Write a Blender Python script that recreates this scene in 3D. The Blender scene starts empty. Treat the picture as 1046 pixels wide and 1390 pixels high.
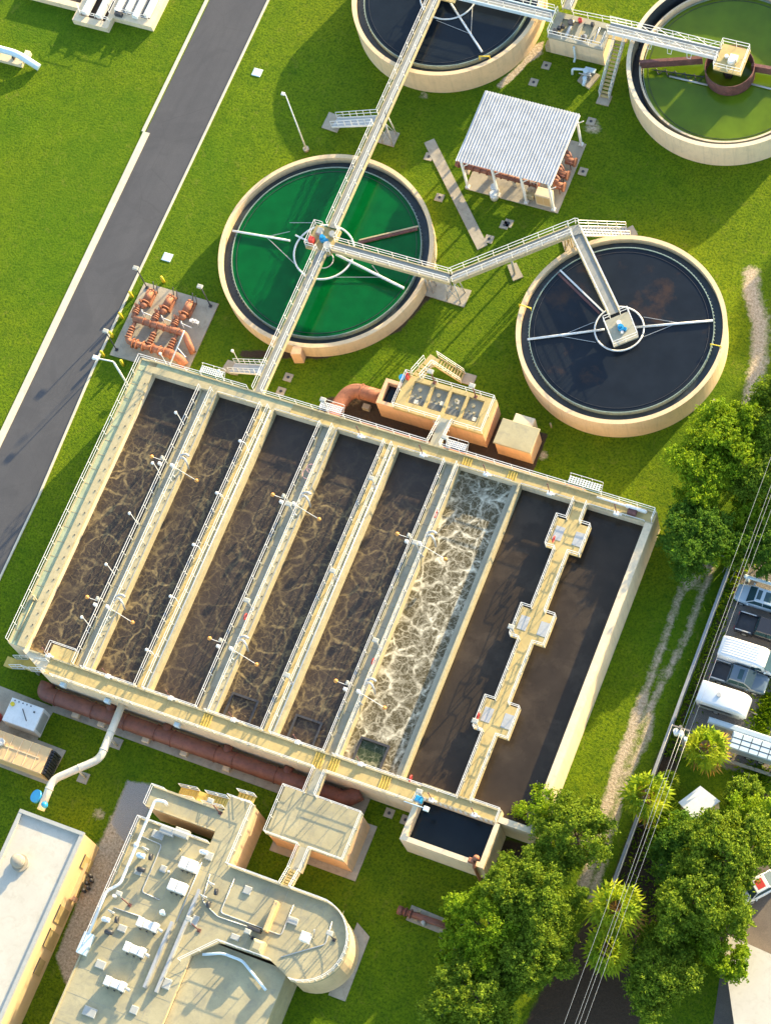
import bpy, math, random
import numpy as np
from mathutils import Vector, Matrix
random.seed(7)
S = bpy.context.scene
COL = S.collection
R = math.radians
PI = math.pi

# ------------------------------------------------------------------ survey
# aerial camera: 200 m above the lawn; at() gives the ground position (metres) of a surveyed photo point at height z
F, CX, CY = 3196.43, 523.06, 649.87
CAMH = 200.0
ORG = (64.6, -69.1)
def _rot(a, b, c):
    rz = lambda t: np.array([[math.cos(t), -math.sin(t), 0], [math.sin(t), math.cos(t), 0], [0, 0, 1]])
    rx = np.array([[1, 0, 0], [0, math.cos(a), -math.sin(a)], [0, math.sin(a), math.cos(a)]])
    return rz(c) @ rx @ rz(b)
ROT = _rot(0.4419776, -0.4028056, 0.7516778)
def at(px, py, z=0.0):
    d = ROT @ np.array([(px - CX) / F, -(py - CY) / F, -1.0])
    s = (z - CAMH) / d[2]
    return (float(d[0] * s + ORG[0]), float(d[1] * s + ORG[1]))
def at3(px, py, z=0.0):
    x, y = at(px, py, z); return (x, y, z)

# ------------------------------------------------------------------ materials
def nd(nt, typ, **kw):
    n = nt.nodes.new(typ)
    for k, v in kw.items():
        if k in n.inputs.keys(): n.inputs[k].default_value = v
        else: setattr(n, k, v)
    return n
def c4(c): return (c[0], c[1], c[2], 1.0)
def mixrgb(nt, fac, a, b, mode='MIX'):
    m = nt.nodes.new('ShaderNodeMix'); m.data_type = 'RGBA'; m.blend_type = mode
    for sock, v in ((m.inputs[0], fac), (m.inputs[6], a), (m.inputs[7], b)):
        if hasattr(v, 'links') or isinstance(v, bpy.types.NodeSocket): nt.links.new(v, sock)
        elif isinstance(v, (tuple, list)): sock.default_value = c4(v)
        else: sock.default_value = v
    return m.outputs[2]
def ramp(nt, src, stops):
    r = nt.nodes.new('ShaderNodeValToRGB')
    el = r.color_ramp.elements
    while len(el) < len(stops): el.new(0.5)
    for e, (p, c) in zip(el, stops):
        e.position = p; e.color = c4(c) if isinstance(c, (tuple, list)) else (c, c, c, 1)
    nt.links.new(src, r.inputs[0]); return r.outputs[0]
def noise(nt, vec, scale, detail=4, rough=0.55, dist=0.0):
    n = nd(nt, 'ShaderNodeTexNoise', Scale=scale, Detail=detail, Roughness=rough, Distortion=dist)
    nt.links.new(vec, n.inputs['Vector']); return n.outputs['Fac']
def new_mat(name):
    m = bpy.data.materials.new(name); m.use_nodes = True
    nt = m.node_tree; b = nt.nodes['Principled BSDF']
    tc = nt.nodes.new('ShaderNodeTexCoord')
    return m, nt, b, tc.outputs['Object']
def bump(nt, b, h, strength=0.3, dist=0.05):
    bp = nd(nt, 'ShaderNodeBump', Strength=strength, Distance=dist)
    nt.links.new(h, bp.inputs['Height']); nt.links.new(bp.outputs[0], b.inputs['Normal'])
def mat(name, col, rough=0.65, var=0.18, scale=0.9, dirt=None, dirt_amt=0.35, metal=0.0, bmp=0.15, fine=9.0, streak=0.0):
    m, nt, b, o = new_mat(name)
    n1 = noise(nt, o, scale, 6, 0.65); n2 = noise(nt, o, fine, 3)
    lo = tuple(max(0, c * (1 - var)) for c in col); hi = tuple(min(0.95, c * (1 + var * 0.8)) for c in col)
    c = mixrgb(nt, ramp(nt, n1, [(0.3, 0.0), (0.7, 1.0)]), lo, hi)
    c = mixrgb(nt, ramp(nt, n2, [(0.35, 0.0), (0.75, 0.35)]), c, lo)
    if dirt:
        n3 = noise(nt, o, scale * 2.3 + 0.3, 8, 0.7, 0.6)
        c = mixrgb(nt, ramp(nt, n3, [(0.5, 0.0), (0.72, dirt_amt)]), c, dirt)
    if streak:
        mp = nd(nt, 'ShaderNodeMapping'); mp.inputs['Scale'].default_value = (2.2, 2.2, .16); nt.links.new(o, mp.inputs[0])
        c = mixrgb(nt, ramp(nt, noise(nt, mp.outputs[0], 1.0, 6, .7), [(.50, 0.0), (.74, streak)]), c, dirt or tuple(x*.5 for x in col))
    nt.links.new(c, b.inputs['Base Color'])
    b.inputs['Roughness'].default_value = rough; b.inputs['Metallic'].default_value = metal
    if bmp: bump(nt, b, n2, bmp, 0.03)
    return m
M = {}
M['deck'] = mat('sunny concrete deck', (0.54, 0.41, 0.17), 0.8, 0.18, 0.5, (0.30, 0.23, 0.10), 0.7)  # yellow of warm sunlight put into the concrete colour
M['deck_grey'] = mat('shade toned concrete deck', (0.40, 0.375, 0.28), 0.8, 0.2, 0.5, (0.24, 0.22, 0.16), 0.5)  # same concrete with the grey of shade put into its colour
M['gutter'] = mat('pale green gutter', (0.42, 0.47, 0.30), 0.7, 0.2, 0.8, (0.26, 0.33, 0.18), 0.6)  # pale green tone, mottled darker green
M['curb'] = mat('cream painted curb', (0.47, 0.40, 0.235), 0.75, 0.16, 0.9, (0.27, 0.22, 0.11), 0.7)
M['wall'] = mat('peach painted wall', (0.78, 0.56, 0.32), 0.75, 0.07, 0.5, (0.46, 0.33, 0.2), 0.35, streak=.55)
M['wall_cream'] = mat('cream painted wall', (0.77, 0.62, 0.41), 0.75, 0.07, 0.5, (0.44, 0.36, 0.25), 0.35, streak=.55)
M['wall_salmon'] = mat('salmon painted wall', (0.76, 0.46, 0.25), 0.75, 0.08, 0.5, (0.46, 0.29, 0.18), 0.45, streak=.55)
M['pad'] = mat('weathered concrete slab', (0.43, 0.375, 0.28), 0.85, 0.2, 0.6, (0.22, 0.19, 0.14), 0.7)
M['kerb'] = mat('pale kerb', (0.62, 0.57, 0.44), 0.8, 0.12, 0.7, (0.35, 0.3, 0.22), 0.4)
M['white'] = mat('white painted metal', (0.80, 0.79, 0.75), 0.4, 0.06, 1.5, (0.45, 0.40, 0.32), 0.25, bmp=0)
M['steel'] = mat('galvanised steel', (0.52, 0.52, 0.50), 0.45, 0.12, 1.2, (0.3, 0.28, 0.25), 0.4, 0.35, 0)
M['grate'] = mat('walkway grating', (0.30, 0.30, 0.27), 0.6, 0.15, 2.5, (0.25, 0.24, 0.2), 0.5, 0.15)
M['launder'] = mat('dark wet launder', (0.035, 0.05, 0.06), 0.35, 0.4, 1.5, (0.10, 0.09, 0.07), 0.4)
M['weir'] = mat('pale weir plate', (0.28, 0.36, 0.30), 0.5, 0.15, 2.0, (0.12, 0.16, 0.12), 0.6)
M['pipe'] = mat('red brown pipe', (0.22, 0.082, 0.052), 0.6, 0.28, 0.9, (0.09, 0.038, 0.028), 0.75, bmp=0.05)  # shaded tone of the red pipes put into the colour
M['pipe_salmon'] = mat('sunlit salmon pipe', (0.37, 0.145, 0.075), 0.7, 0.3, 1.6, (0.15, 0.06, 0.035), 0.85, bmp=0.05)  # sunlit tone of the red pipes put into the colour
M['pipe_white'] = mat('off white pipe', (0.68, 0.63, 0.50), 0.45, 0.1, 0.9, (0.35, 0.3, 0.22), 0.4, bmp=0.05)
M['pipe_pale'] = mat('pale blue pipe', (0.62, 0.74, 0.78), 0.4, 0.1, 1, bmp=0)
M['blue'] = mat('blue paint', (0.02, 0.28, 0.55), 0.4, 0.1, 2, bmp=0)
M['yellow'] = mat('yellow paint', (0.78, 0.58, 0.03), 0.5, 0.1, 2, (0.4, 0.28, 0.04), 0.4, bmp=0)
M['red'] = mat('red paint', (0.55, 0.05, 0.04), 0.5, 0.15, 2, bmp=0)
M['orange'] = mat('orange float', (0.70, 0.33, 0.08), 0.5, 0.12, 3, bmp=0)
M['rust'] = mat('rusted steel', (0.17, 0.07, 0.06), 0.7, 0.4, 1.2, (0.34, 0.13, 0.10), 0.8)
M['dark'] = mat('dark metal', (0.05, 0.05, 0.055), 0.5, 0.3, 2)
M['box_grey'] = mat('grey cabinet', (0.42, 0.42, 0.38), 0.5, 0.1, 2, bmp=0)
M['roof_white'] = mat('white roof membrane', (0.56, 0.52, 0.43), 0.7, 0.1, 0.35, (0.42, 0.37, 0.28), 0.6)
M['metal_roof'] = mat('white ribbed sheet', (0.52, 0.53, 0.54), 0.45, 0.16, 0.8, (0.30, 0.30, 0.30), 0.6, 0.1, 0)
M['tan_metal'] = mat('tan metal housing', (0.72, 0.47, 0.22), 0.5, 0.08, 0.8, (0.5, 0.32, 0.15), 0.3, bmp=0)
M['roof_deck'] = mat('membrane roof deck', (0.43, 0.375, 0.22), 0.75, 0.24, 0.35, (0.27, 0.25, 0.18), 0.85)
M['glass'] = mat('tinted glass', (0.03, 0.07, 0.08), 0.08, 0.2, 1, bmp=0)
M['tyre'] = mat('tyre rubber', (0.02, 0.02, 0.02), 0.8, 0.2, 3)
M['trunk'] = mat('grey bark', (0.27, 0.23, 0.19), 0.9, 0.3, 3, (0.12, 0.1, 0.08), 0.5, bmp=0.5)
M['soil'] = mat('dark soil', (0.06, 0.045, 0.035), 0.95, 0.35, 1.2)
def paint(name, c, rough=0.25):
    m = mat(name, c, rough, 0.05, 1.0, bmp=0)
    m.node_tree.nodes['Principled BSDF'].inputs['Coat Weight'].default_value = 0.5
    return m
M['p_silver'] = paint('silver blue paint', (0.42, 0.50, 0.55))
M['p_black'] = paint('black paint', (0.02, 0.022, 0.03))
M['p_white'] = paint('white van paint', (0.78, 0.79, 0.78))
M['p_slate'] = paint('slate paint', (0.10, 0.14, 0.18))

def asphalt():
    m, nt, b, o = new_mat('asphalt')
    n = noise(nt, o, 0.25, 6, 0.6); f = noise(nt, o, 14, 4, 0.8)
    c = mixrgb(nt, ramp(nt, n, [(0.3, 0.0), (0.7, 1.0)]), (0.070, 0.070, 0.076), (0.092, 0.090, 0.094))
    c = mixrgb(nt, ramp(nt, f, [(0.35, 0.5), (0.6, 0.0)]), c, (0.05, 0.05, 0.054))
    mp = nd(nt, 'ShaderNodeMapping'); mp.inputs['Scale'].default_value = (1.2, 0.05, 1)
    nt.links.new(o, mp.inputs[0])
    st = noise(nt, mp.outputs[0], 1.0, 4, 0.6)
    c = mixrgb(nt, ramp(nt, st, [(0.5, 0.0), (0.75, 0.35)]), c, (0.05, 0.05, 0.055))
    pt = noise(nt, o, 0.12, 4, .6, 1.2); c = mixrgb(nt, ramp(nt, pt, [(.56, 0.0), (.6, .3)]), c, (.055, .055, .06))
    v = nd(nt, 'ShaderNodeTexVoronoi', Scale=.16); v.feature = 'DISTANCE_TO_EDGE'; nv = nd(nt, 'ShaderNodeTexNoise', Scale=.8, Detail=5.0); nt.links.new(o, nv.inputs['Vector'])
    nt.links.new(mixrgb(nt, .16, o, nv.outputs['Color'], 'ADD'), v.inputs['Vector']); c = mixrgb(nt, ramp(nt, v.outputs['Distance'], [(0.0, .28), (.005, 0.0)]), c, (.035, .035, .037))
    nt.links.new(c, b.inputs['Base Color']); b.inputs['Roughness'].default_value = 0.85
    bump(nt, b, f, 0.25, 0.02); return m
M['asphalt'] = asphalt()

def grass_ground():
    m, nt, b, o = new_mat('lawn and bare soil')
    big = noise(nt, o, 0.07, 5, 0.6, 0.5); mid = noise(nt, o, 0.55, 6, 0.7, 0.3); fine = noise(nt, o, 4.5, 6, 0.75); vf = noise(nt, o, 16, 3, 0.8)
    c = mixrgb(nt, ramp(nt, mid, [(0.3, 0.0), (0.7, 1.0)]), (0.070, 0.140, 0.003), (0.165, 0.250, 0.004))
    c = mixrgb(nt, ramp(nt, big, [(0.40, 0.0), (0.68, 0.6)]), c, (0.21, 0.245, 0.006))
    c = mixrgb(nt, ramp(nt, fine, [(0.38, 0.9), (0.54, 0.0)]), c, (0.018, 0.058, 0.002))
    c = mixrgb(nt, ramp(nt, vf, [(0.52, 0.0), (0.72, 0.7)]), c, (0.20, 0.28, 0.010))
    lg = noise(nt, o, 0.045, 4, .6, .8); c = mixrgb(nt, ramp(nt, lg, [(.42, 0.0), (.66, .55)]), c, (.052, .135, .004))
    dry = noise(nt, o, 0.9, 8, .75, 1.0); c = mixrgb(nt, ramp(nt, dry, [(.56, 0.0), (.72, .5)]), c, (.24, .225, .04))
    dk = noise(nt, o, 1.9, 6, .7, .4); c = mixrgb(nt, ramp(nt, dk, [(.34, .6), (.48, 0.0)]), c, (.032, .09, .003))
    at_ = nd(nt, 'ShaderNodeAttribute'); at_.attribute_name = 'cover'
    sp = nd(nt, 'ShaderNodeSeparateColor'); nt.links.new(at_.outputs['Color'], sp.inputs[0])
    dn = noise(nt, o, 1.1, 10, 0.82, 0.6)
    def mask(ch, k=1.0):
        a = nd(nt, 'ShaderNodeMath', operation='MULTIPLY'); nt.links.new(sp.outputs[ch] if ch < 3 else at_.outputs['Alpha'], a.inputs[0]); a.inputs[1].default_value = 1.25 * k
        s = nd(nt, 'ShaderNodeMath', operation='SUBTRACT'); nt.links.new(a.outputs[0], s.inputs[0]); nt.links.new(dn, s.inputs[1])
        return ramp(nt, s.outputs[0], [(0.0, 0.0), (0.24, 1.0)])
    sand = mixrgb(nt, ramp(nt, fine, [(.3, 0.), (.65, 1.)]), (0.22, 0.165, 0.09), (0.70, 0.58, 0.42))
    grav = mixrgb(nt, ramp(nt, vf, [(0.3, 0.0), (0.7, 1.0)]), (0.10, 0.088, 0.078), (0.36, 0.32, 0.28))
    soil = mixrgb(nt, fine, (0.04, 0.028, 0.018), (0.11, 0.075, 0.05))
    c = mixrgb(nt, mask(0), c, sand); c = mixrgb(nt, mask(1), c, grav); c = mixrgb(nt, mask(2), c, soil); c = mixrgb(nt, mask(3), c, mixrgb(nt, ramp(nt, vf, [(0.3, 0.0), (0.7, 1.0)]), (0.20, 0.19, 0.175), (0.52, 0.50, 0.46)))
    nt.links.new(c, b.inputs['Base Color']); b.inputs['Roughness'].default_value = 0.95
    b.inputs['Specular IOR Level'].default_value = 0.15
    bump(nt, b, fine, 0.9, 0.16); return m
M['ground'] = grass_ground()

def water(name, base, foam=None, vein=0.0, scale=0.55, cover=0.5, rough=0.12, patch=None, patch_lo=0.55, south=False, wide=1.0, turbid=0.0):
    m, nt, b, o = new_mat(name)
    w = noise(nt, o, 0.6, 3)
    wv = nd(nt, 'ShaderNodeTexNoise', Scale=0.55, Detail=4, Roughness=0.6); nt.links.new(o, wv.inputs['Vector'])
    sb = nd(nt, 'ShaderNodeVectorMath', operation='SUBTRACT'); nt.links.new(wv.outputs['Color'], sb.inputs[0]); sb.inputs[1].default_value = (0.5, 0.5, 0.5)
    sc = nd(nt, 'ShaderNodeVectorMath', operation='SCALE'); nt.links.new(sb.outputs[0], sc.inputs[0]); sc.inputs['Scale'].default_value = 1.7
    ad = nd(nt, 'ShaderNodeVectorMath', operation='ADD'); nt.links.new(o, ad.inputs[0]); nt.links.new(sc.outputs[0], ad.inputs[1])
    c = mixrgb(nt, ramp(nt, w, [(0.3, 0.0), (0.7, 1.0)]), tuple(x * 0.85 for x in base), tuple(x * 1.12 for x in base))
    rf = None
    if patch:
        pn = noise(nt, ad.outputs[0], 0.22, 6, 0.65)
        c = mixrgb(nt, ramp(nt, pn, [(patch_lo, 0.0), (patch_lo + 0.12, 0.8)]), c, patch)
    if foam:
        big = noise(nt, o, 0.16, 3, 0.6)
        tot = None
        for k, (s2, wd) in enumerate(((scale, 0.060*wide), (scale * 2.4, 0.06*wide), (scale * 5.2, 0.06*wide))):
            v = nd(nt, 'ShaderNodeTexVoronoi', Scale=s2); v.feature = 'DISTANCE_TO_EDGE'
            nt.links.new(ad.outputs[0], v.inputs['Vector'])
            f = ramp(nt, v.outputs['Distance'], [(0.0, 1.0), (wd * 0.5, 0.6), (wd, 0.0)])
            br = noise(nt, o, 1.1 + k, 6, 0.7, 0.8)
            mm = nd(nt, 'ShaderNodeMath', operation='MULTIPLY'); nt.links.new(f, mm.inputs[0])
            nt.links.new(ramp(nt, br, [(0.34, 0.0), (0.64, (1.0, .62, .4)[k])]), mm.inputs[1])
            if tot is None: tot = mm.outputs[0]
            else:
                mx = nd(nt, 'ShaderNodeMath', operation='MAXIMUM'); nt.links.new(tot, mx.inputs[0]); nt.links.new(mm.outputs[0], mx.inputs[1]); tot = mx.outputs[0]
        mk = nd(nt, 'ShaderNodeMath', operation='MULTIPLY'); nt.links.new(tot, mk.inputs[0])
        nt.links.new(ramp(nt, big, [(cover - 0.2, 0.25), (cover + 0.15, vein)]), mk.inputs[1])
        speck = noise(nt, ad.outputs[0], 5.5, 5, 0.8)
        sk = nd(nt, 'ShaderNodeMath', operation='MULTIPLY'); nt.links.new(ramp(nt, speck, [(0.58, 0.0), (0.76, 0.35)]), sk.inputs[0])
        nt.links.new(ramp(nt, big, [(cover - 0.1, 0.15), (cover + 0.2, vein)]), sk.inputs[1])
        mx = nd(nt, 'ShaderNodeMath', operation='MAXIMUM'); nt.links.new(mk.outputs[0], mx.inputs[0]); nt.links.new(sk.outputs[0], mx.inputs[1])
        fo = mx.outputs[0]
        if south:
            sx = nd(nt, 'ShaderNodeSeparateXYZ'); nt.links.new(ad.outputs[0], sx.inputs[0])
            mr2 = nd(nt, 'ShaderNodeMapRange'); mr2.inputs['From Min'].default_value = -1.2; mr2.inputs['From Max'].default_value = -5.2; mr2.inputs['To Min'].default_value = .12; mr2.inputs['To Max'].default_value = 1.0
            nt.links.new(sx.outputs['Y'], mr2.inputs[0]); m3 = nd(nt, 'ShaderNodeMath', operation='MULTIPLY'); nt.links.new(fo, m3.inputs[0]); nt.links.new(mr2.outputs[0], m3.inputs[1]); fo = m3.outputs[0]
        c = mixrgb(nt, fo, c, foam); rf = fo
    nt.links.new(c, b.inputs['Base Color'])
    b.inputs['Roughness'].default_value = rough; b.inputs['IOR'].default_value = 1.33
    if rf is not None:
        mr = nd(nt, 'ShaderNodeMapRange'); mr.inputs['To Min'].default_value = rough; mr.inputs['To Max'].default_value = 0.8
        nt.links.new(rf, mr.inputs[0]); nt.links.new(mr.outputs[0], b.inputs['Roughness'])
    bump(nt, b, noise(nt, o, 3.0, 4), 0.25 if foam else 0.06, 0.05)
    if turbid:
        b.inputs['Subsurface Weight'].default_value = 1.0; b.inputs['Subsurface Radius'].default_value = (1.0, 1.0, 1.0); b.inputs['Subsurface Scale'].default_value = turbid
    return m
M['w_brown'] = water('aerated brown water', (0.052, 0.040, 0.032), (0.37, 0.28, 0.13), 1.0, 0.40, 0.45, 0.3, south=True)
M['w_brown_calm'] = water('less aerated brown water', (0.054, 0.041, 0.033), (0.32, 0.24, 0.115), 0.85, 0.36, 0.52, 0.3, south=True)
M['w_foam'] = water('foaming water', (0.10, 0.082, 0.042), (0.76, 0.70, 0.53), 1.2, 0.5, 0.40, 0.3, (0.62, 0.56, 0.40), 0.66, wide=1.6)
M['w_still'] = water('still brown water', (0.045, 0.034, 0.024), None, 0, 1, 0.5, 0.16, (0.070, 0.053, 0.037), 0.50)
M['w_black'] = water('dark effluent', (0.010, 0.016, 0.022), None, 0, 1, 0.5, 0.1)
M['w_navy'] = water('dark clarifier water', (0.013, 0.018, 0.024), None, 0, 1, 0.5, 0.12)
M['w_scum'] = water('dark water with brown scum', (0.014, 0.018, 0.024), None, 0, 1, 0.5, 0.15, (0.055, 0.034, 0.024), 0.55)
M['w_green'] = water('emerald water', (0.001, 0.115, 0.020), None, 0, 1, 0.5, 0.12, turbid=1.1)
M['w_olive'] = water('olive water', (0.125, 0.200, 0.010), None, 0, 1, 0.5, 0.15, turbid=1.1)

def leaf_mat(name, dark, lite, warm, wa=0.25):
    m, nt, b, o = new_mat(name)
    g = nd(nt, 'ShaderNodeNewGeometry')
    c = mixrgb(nt, g.outputs['Random Per Island'], dark, lite)
    n = noise(nt, o, 0.5, 3)
    c = mixrgb(nt, ramp(nt, n, [(0.45, 0.0), (0.7, wa)]), c, warm)
    nt.links.new(c, b.inputs['Base Color']); b.inputs['Roughness'].default_value = 0.8
    b.inputs['Specular IOR Level'].default_value = 0.12
    tr = nd(nt, 'ShaderNodeBsdfTranslucent'); nt.links.new(mixrgb(nt, 1.0, c, (1.3, 1.25, 0.6), 'MULTIPLY'), tr.inputs['Color'])
    ms = nd(nt, 'ShaderNodeMixShader'); ms.inputs[0].default_value = 0.38
    out = nt.nodes['Material Output']
    nt.links.new(b.outputs[0], ms.inputs[1]); nt.links.new(tr.outputs[0], ms.inputs[2]); nt.links.new(ms.outputs[0], out.inputs[0])
    return m
M['leaf_oak'] = leaf_mat('oak leaves', (0.055, 0.125, 0.010), (0.28, 0.38, 0.030), (0.35, 0.40, 0.03))
M['leaf_bright'] = leaf_mat('bright broad leaves', (0.08, 0.18, 0.008), (0.31, 0.44, 0.020), (0.40, 0.46, 0.02), 0.4)
M['leaf_deep'] = leaf_mat('deep green leaves', (0.040, 0.115, 0.014), (0.15, 0.27, 0.026), (0.19, 0.29, 0.022))
M['leaf_palm'] = leaf_mat('palm fronds', (0.09, 0.18, 0.012), (0.34, 0.44, 0.022), (0.56, 0.48, 0.02), 0.4)
M['leaf_dead'] = leaf_mat('dry fronds', (0.25, 0.16, 0.05), (0.46, 0.30, 0.06), (0.42, 0.24, 0.06))

# ------------------------------------------------------------------ mesh builder
class MB:
    def __init__(s): s.v = []; s.f = []; s.sm = []
    def add(s, vs, fs, smooth=False):
        o = len(s.v); s.v += [tuple(map(float, p)) for p in vs]
        for f in fs: s.f.append([i + o for i in f]); s.sm.append(smooth)
        return s
    def box(s, x0, x1, y0, y1, z0, z1):
        x0, x1 = sorted((x0, x1)); y0, y1 = sorted((y0, y1)); z0, z1 = sorted((z0, z1))
        return s.add([(x0,y0,z0),(x1,y0,z0),(x1,y1,z0),(x0,y1,z0),(x0,y0,z1),(x1,y0,z1),(x1,y1,z1),(x0,y1,z1)],
                     [(3,2,1,0),(4,5,6,7),(0,1,5,4),(1,2,6,5),(2,3,7,6),(3,0,4,7)])
    def bbox(s, x0, x1, y0, y1, z0, z1, b=0.05):
        x0, x1 = sorted((x0, x1)); y0, y1 = sorted((y0, y1))
        def ring(i, z): return [(x0+i,y0+i,z),(x1-i,y0+i,z),(x1-i,y1-i,z),(x0+i,y1-i,z)]
        vs = ring(0, z0) + ring(0, z1-b) + ring(b, z1)
        fs = [(3,2,1,0),(8,9,10,11)]
        for k in (0, 4):
            for i in range(4): j = (i+1) % 4; fs.append((k+i, k+j, k+4+j, k+4+i))
        return s.add(vs, fs)
    def obox(s, p, q, w, z0, z1, zq=None):
        """box along p->q (2D), full width w"""
        p = Vector(p[:2]); q = Vector(q[:2]); d = (q-p).normalized(); n = Vector((-d.y, d.x)) * w/2
        c = [p-n, q-n, q+n, p+n]; dz = (0, 0) if zq is None else (0, zq)
        zz = [0, dz[1], dz[1], 0]
        vs = [(a.x, a.y, z0+zz[i]) for i, a in enumerate(c)] + [(a.x, a.y, z1+zz[i]) for i, a in enumerate(c)]
        return s.add(vs, [(3,2,1,0),(4,5,6,7),(0,1,5,4),(1,2,6,5),(2,3,7,6),(3,0,4,7)])
    def prism(s, poly, z0, z1):
        n = len(poly)
        a = sum(poly[i][0]*poly[(i+1)%n][1]-poly[(i+1)%n][0]*poly[i][1] for i in range(n))
        if a < 0: poly = poly[::-1]
        vs = [(x, y, z0) for x, y in poly] + [(x, y, z1) for x, y in poly]
        fs = [tuple(range(n-1, -1, -1)), tuple(range(n, 2*n))]
        for i in range(n): j = (i+1) % n; fs.append((i, j, n+j, n+i))
        return s.add(vs, fs)
    def sheet(s, poly, z):
        n = len(poly)
        a = sum(poly[i][0]*poly[(i+1)%n][1]-poly[(i+1)%n][0]*poly[i][1] for i in range(n))
        if a < 0: poly = poly[::-1]
        return s.add([(x, y, z) for x, y in poly], [tuple(range(n))])
    def tube(s, pts, r, n=6, cap=True, smooth=True, r2=None):
        pts = [Vector(p) for p in pts]; m = len(pts)
        rad = r if isinstance(r, (list, tuple)) else [r + ((r2 - r) * i / max(1, m-1) if r2 is not None else 0) for i in range(m)]
        t0 = (pts[1]-pts[0]).normalized()
        u = t0.cross(Vector((0,0,1)))
        if u.length < 1e-4: u = Vector((1,0,0))
        u.normalize(); vs = []
        for i, p in enumerate(pts):
            if i == 0: t = t0
            elif i == m-1: t = (pts[-1]-pts[-2]).normalized()
            else: t = ((pts[i]-pts[i-1]).normalized() + (pts[i+1]-pts[i]).normalized()); t = t.normalized() if t.length > 1e-6 else (pts[i]-pts[i-1]).normalized()
            u = (u - t*u.dot(t)); u = u.normalized() if u.length > 1e-6 else t.orthogonal().normalized()
            w = t.cross(u)
            for k in range(n):
                a = 2*PI*(k+0.5)/n; vs.append(p + (u*math.cos(a) + w*math.sin(a))*rad[i])
        fs = []
        for i in range(m-1):
            for k in range(n):
                l = (k+1) % n; fs.append((i*n+k, i*n+l, (i+1)*n+l, (i+1)*n+k))
        s.add(vs, fs, smooth and n > 5)
        if cap: o = len(s.v)-len(vs); s.f.append([o+k for k in range(n-1,-1,-1)]); s.sm.append(False); s.f.append([o+(m-1)*n+k for k in range(n)]); s.sm.append(False)
        return s
    def cyl(s, x, y, z0, z1, r, n=16, r1=None):
        return s.tube([(x,y,z0),(x,y,z1)], r, n, True, True, r1)
    def lathe(s, x, y, prof, n=48, a0=0.0, a1=2*PI, smooth=True):
        """prof: closed list of (r, z) swept round (x, y)"""
        full = abs(a1-a0-2*PI) < 1e-6; k = n if full else n+1; m = len(prof); vs = []; fs = []
        for i in range(k):
            a = a0+(a1-a0)*i/n
            for r, z in prof: vs.append((x+r*math.cos(a), y+r*math.sin(a), z))
        for i in range(n):
            j = (i+1) % k
            for q in range(m):
                q2 = (q+1) % m; fs.append((i*m+q, j*m+q, j*m+q2, i*m+q2))
        s.add(vs, [f[::-1] for f in fs], False); o = len(s.sm)-len(fs)
        if not full:
            b = len(s.v)-len(vs); s.f.append([b+q for q in range(m)]); s.sm.append(False)
            s.f.append([b+(k-1)*m+q for q in range(m-1,-1,-1)]); s.sm.append(False)
        return s
    def ball(s, x, y, z, r, n=12, m=8, sz=1.0):
        vs = [(x, y, z-r*sz)]
        for i in range(1, m):
            a = -PI/2+PI*i/m
            for k in range(n): b = 2*PI*k/n; vs.append((x+r*math.cos(a)*math.cos(b), y+r*math.cos(a)*math.sin(b), z+r*sz*math.sin(a)))
        vs.append((x, y, z+r*sz)); fs = []
        for k in range(n): fs.append((0, 1+(k+1)%n, 1+k))
        for i in range(m-2):
            for k in range(n): l=(k+1)%n; fs.append((1+i*n+k, 1+i*n+l, 1+(i+1)*n+l, 1+(i+1)*n+k))
        t = len(vs)-1
        for k in range(n): fs.append((t, 1+(m-2)*n+k, 1+(m-2)*n+(k+1)%n))
        return s.add(vs, fs, True)
    def loft(s, secs, smooth=True, cap=True):
        n = len(secs[0]); o = len(s.v); vs = [p for q in secs for p in q]; fs = []
        for i in range(len(secs)-1):
            for k in range(n): l=(k+1)%n; fs.append((i*n+k, i*n+l, (i+1)*n+l, (i+1)*n+k))
        s.add(vs, fs, smooth)
        if cap:
            s.f.append([o+k for k in range(n-1,-1,-1)]); s.sm.append(False)
            s.f.append([o+(len(secs)-1)*n+k for k in range(n)]); s.sm.append(False)
        return s
    def obj(s, name, m, origin=(0,0,0)):
        me = bpy.data.meshes.new(name)
        ox, oy, oz = origin
        me.from_pydata([(x-ox, y-oy, z-oz) for x, y, z in s.v], [], s.f)
        me.polygons.foreach_set('use_smooth', s.sm)
        me.materials.append(m); me.validate(); me.update()
        o = bpy.data.objects.new(name, me); COL.objects.link(o); return o

def tag(o, label=None, cat=None, group=None, kind=None):
    if label: o['label'] = label
    if cat: o['category'] = cat
    if group: o['group'] = group
    if kind: o['kind'] = kind
    return o
ORGN = {}
def thing(name, label, cat, loc=(0,0,0), group=None):
    o = bpy.data.objects.new(name, None); COL.objects.link(o); o.location = loc; o.empty_display_size = 0.3
    ORGN[o.name] = tuple(loc); return tag(o, label, cat, group)
def part(name, mb, m, parent, label=None):
    org = ORGN[parent.name]
    o = mb.obj(name, m, org); o.parent = parent; ORGN[o.name] = org
    if label: o['label'] = label
    return o
def single(name, mb, m, label, cat, group=None):
    a = np.array(mb.v); org = ((a[:,0].min()+a[:,0].max())/2, (a[:,1].min()+a[:,1].max())/2, a[:,2].min())
    o = mb.obj(name, m, org); o.location = org; ORGN[o.name] = org
    return tag(o, label, cat, group)
def struct(name, mb, m):
    o = mb.obj(name, m); return tag(o, kind='structure')
def copy_thing(o, delta, label=None, rot=None, parent=None):
    c = o.copy(); COL.objects.link(c)
    if parent is None:
        c.location = Vector(o.location) + Vector(delta)
        if label: c['label'] = label
        if rot is not None: c.rotation_euler = (0,0,rot)
    else: c.parent = parent
    for ch in list(o.children): copy_thing(ch, None, parent=c)
    return c
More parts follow.
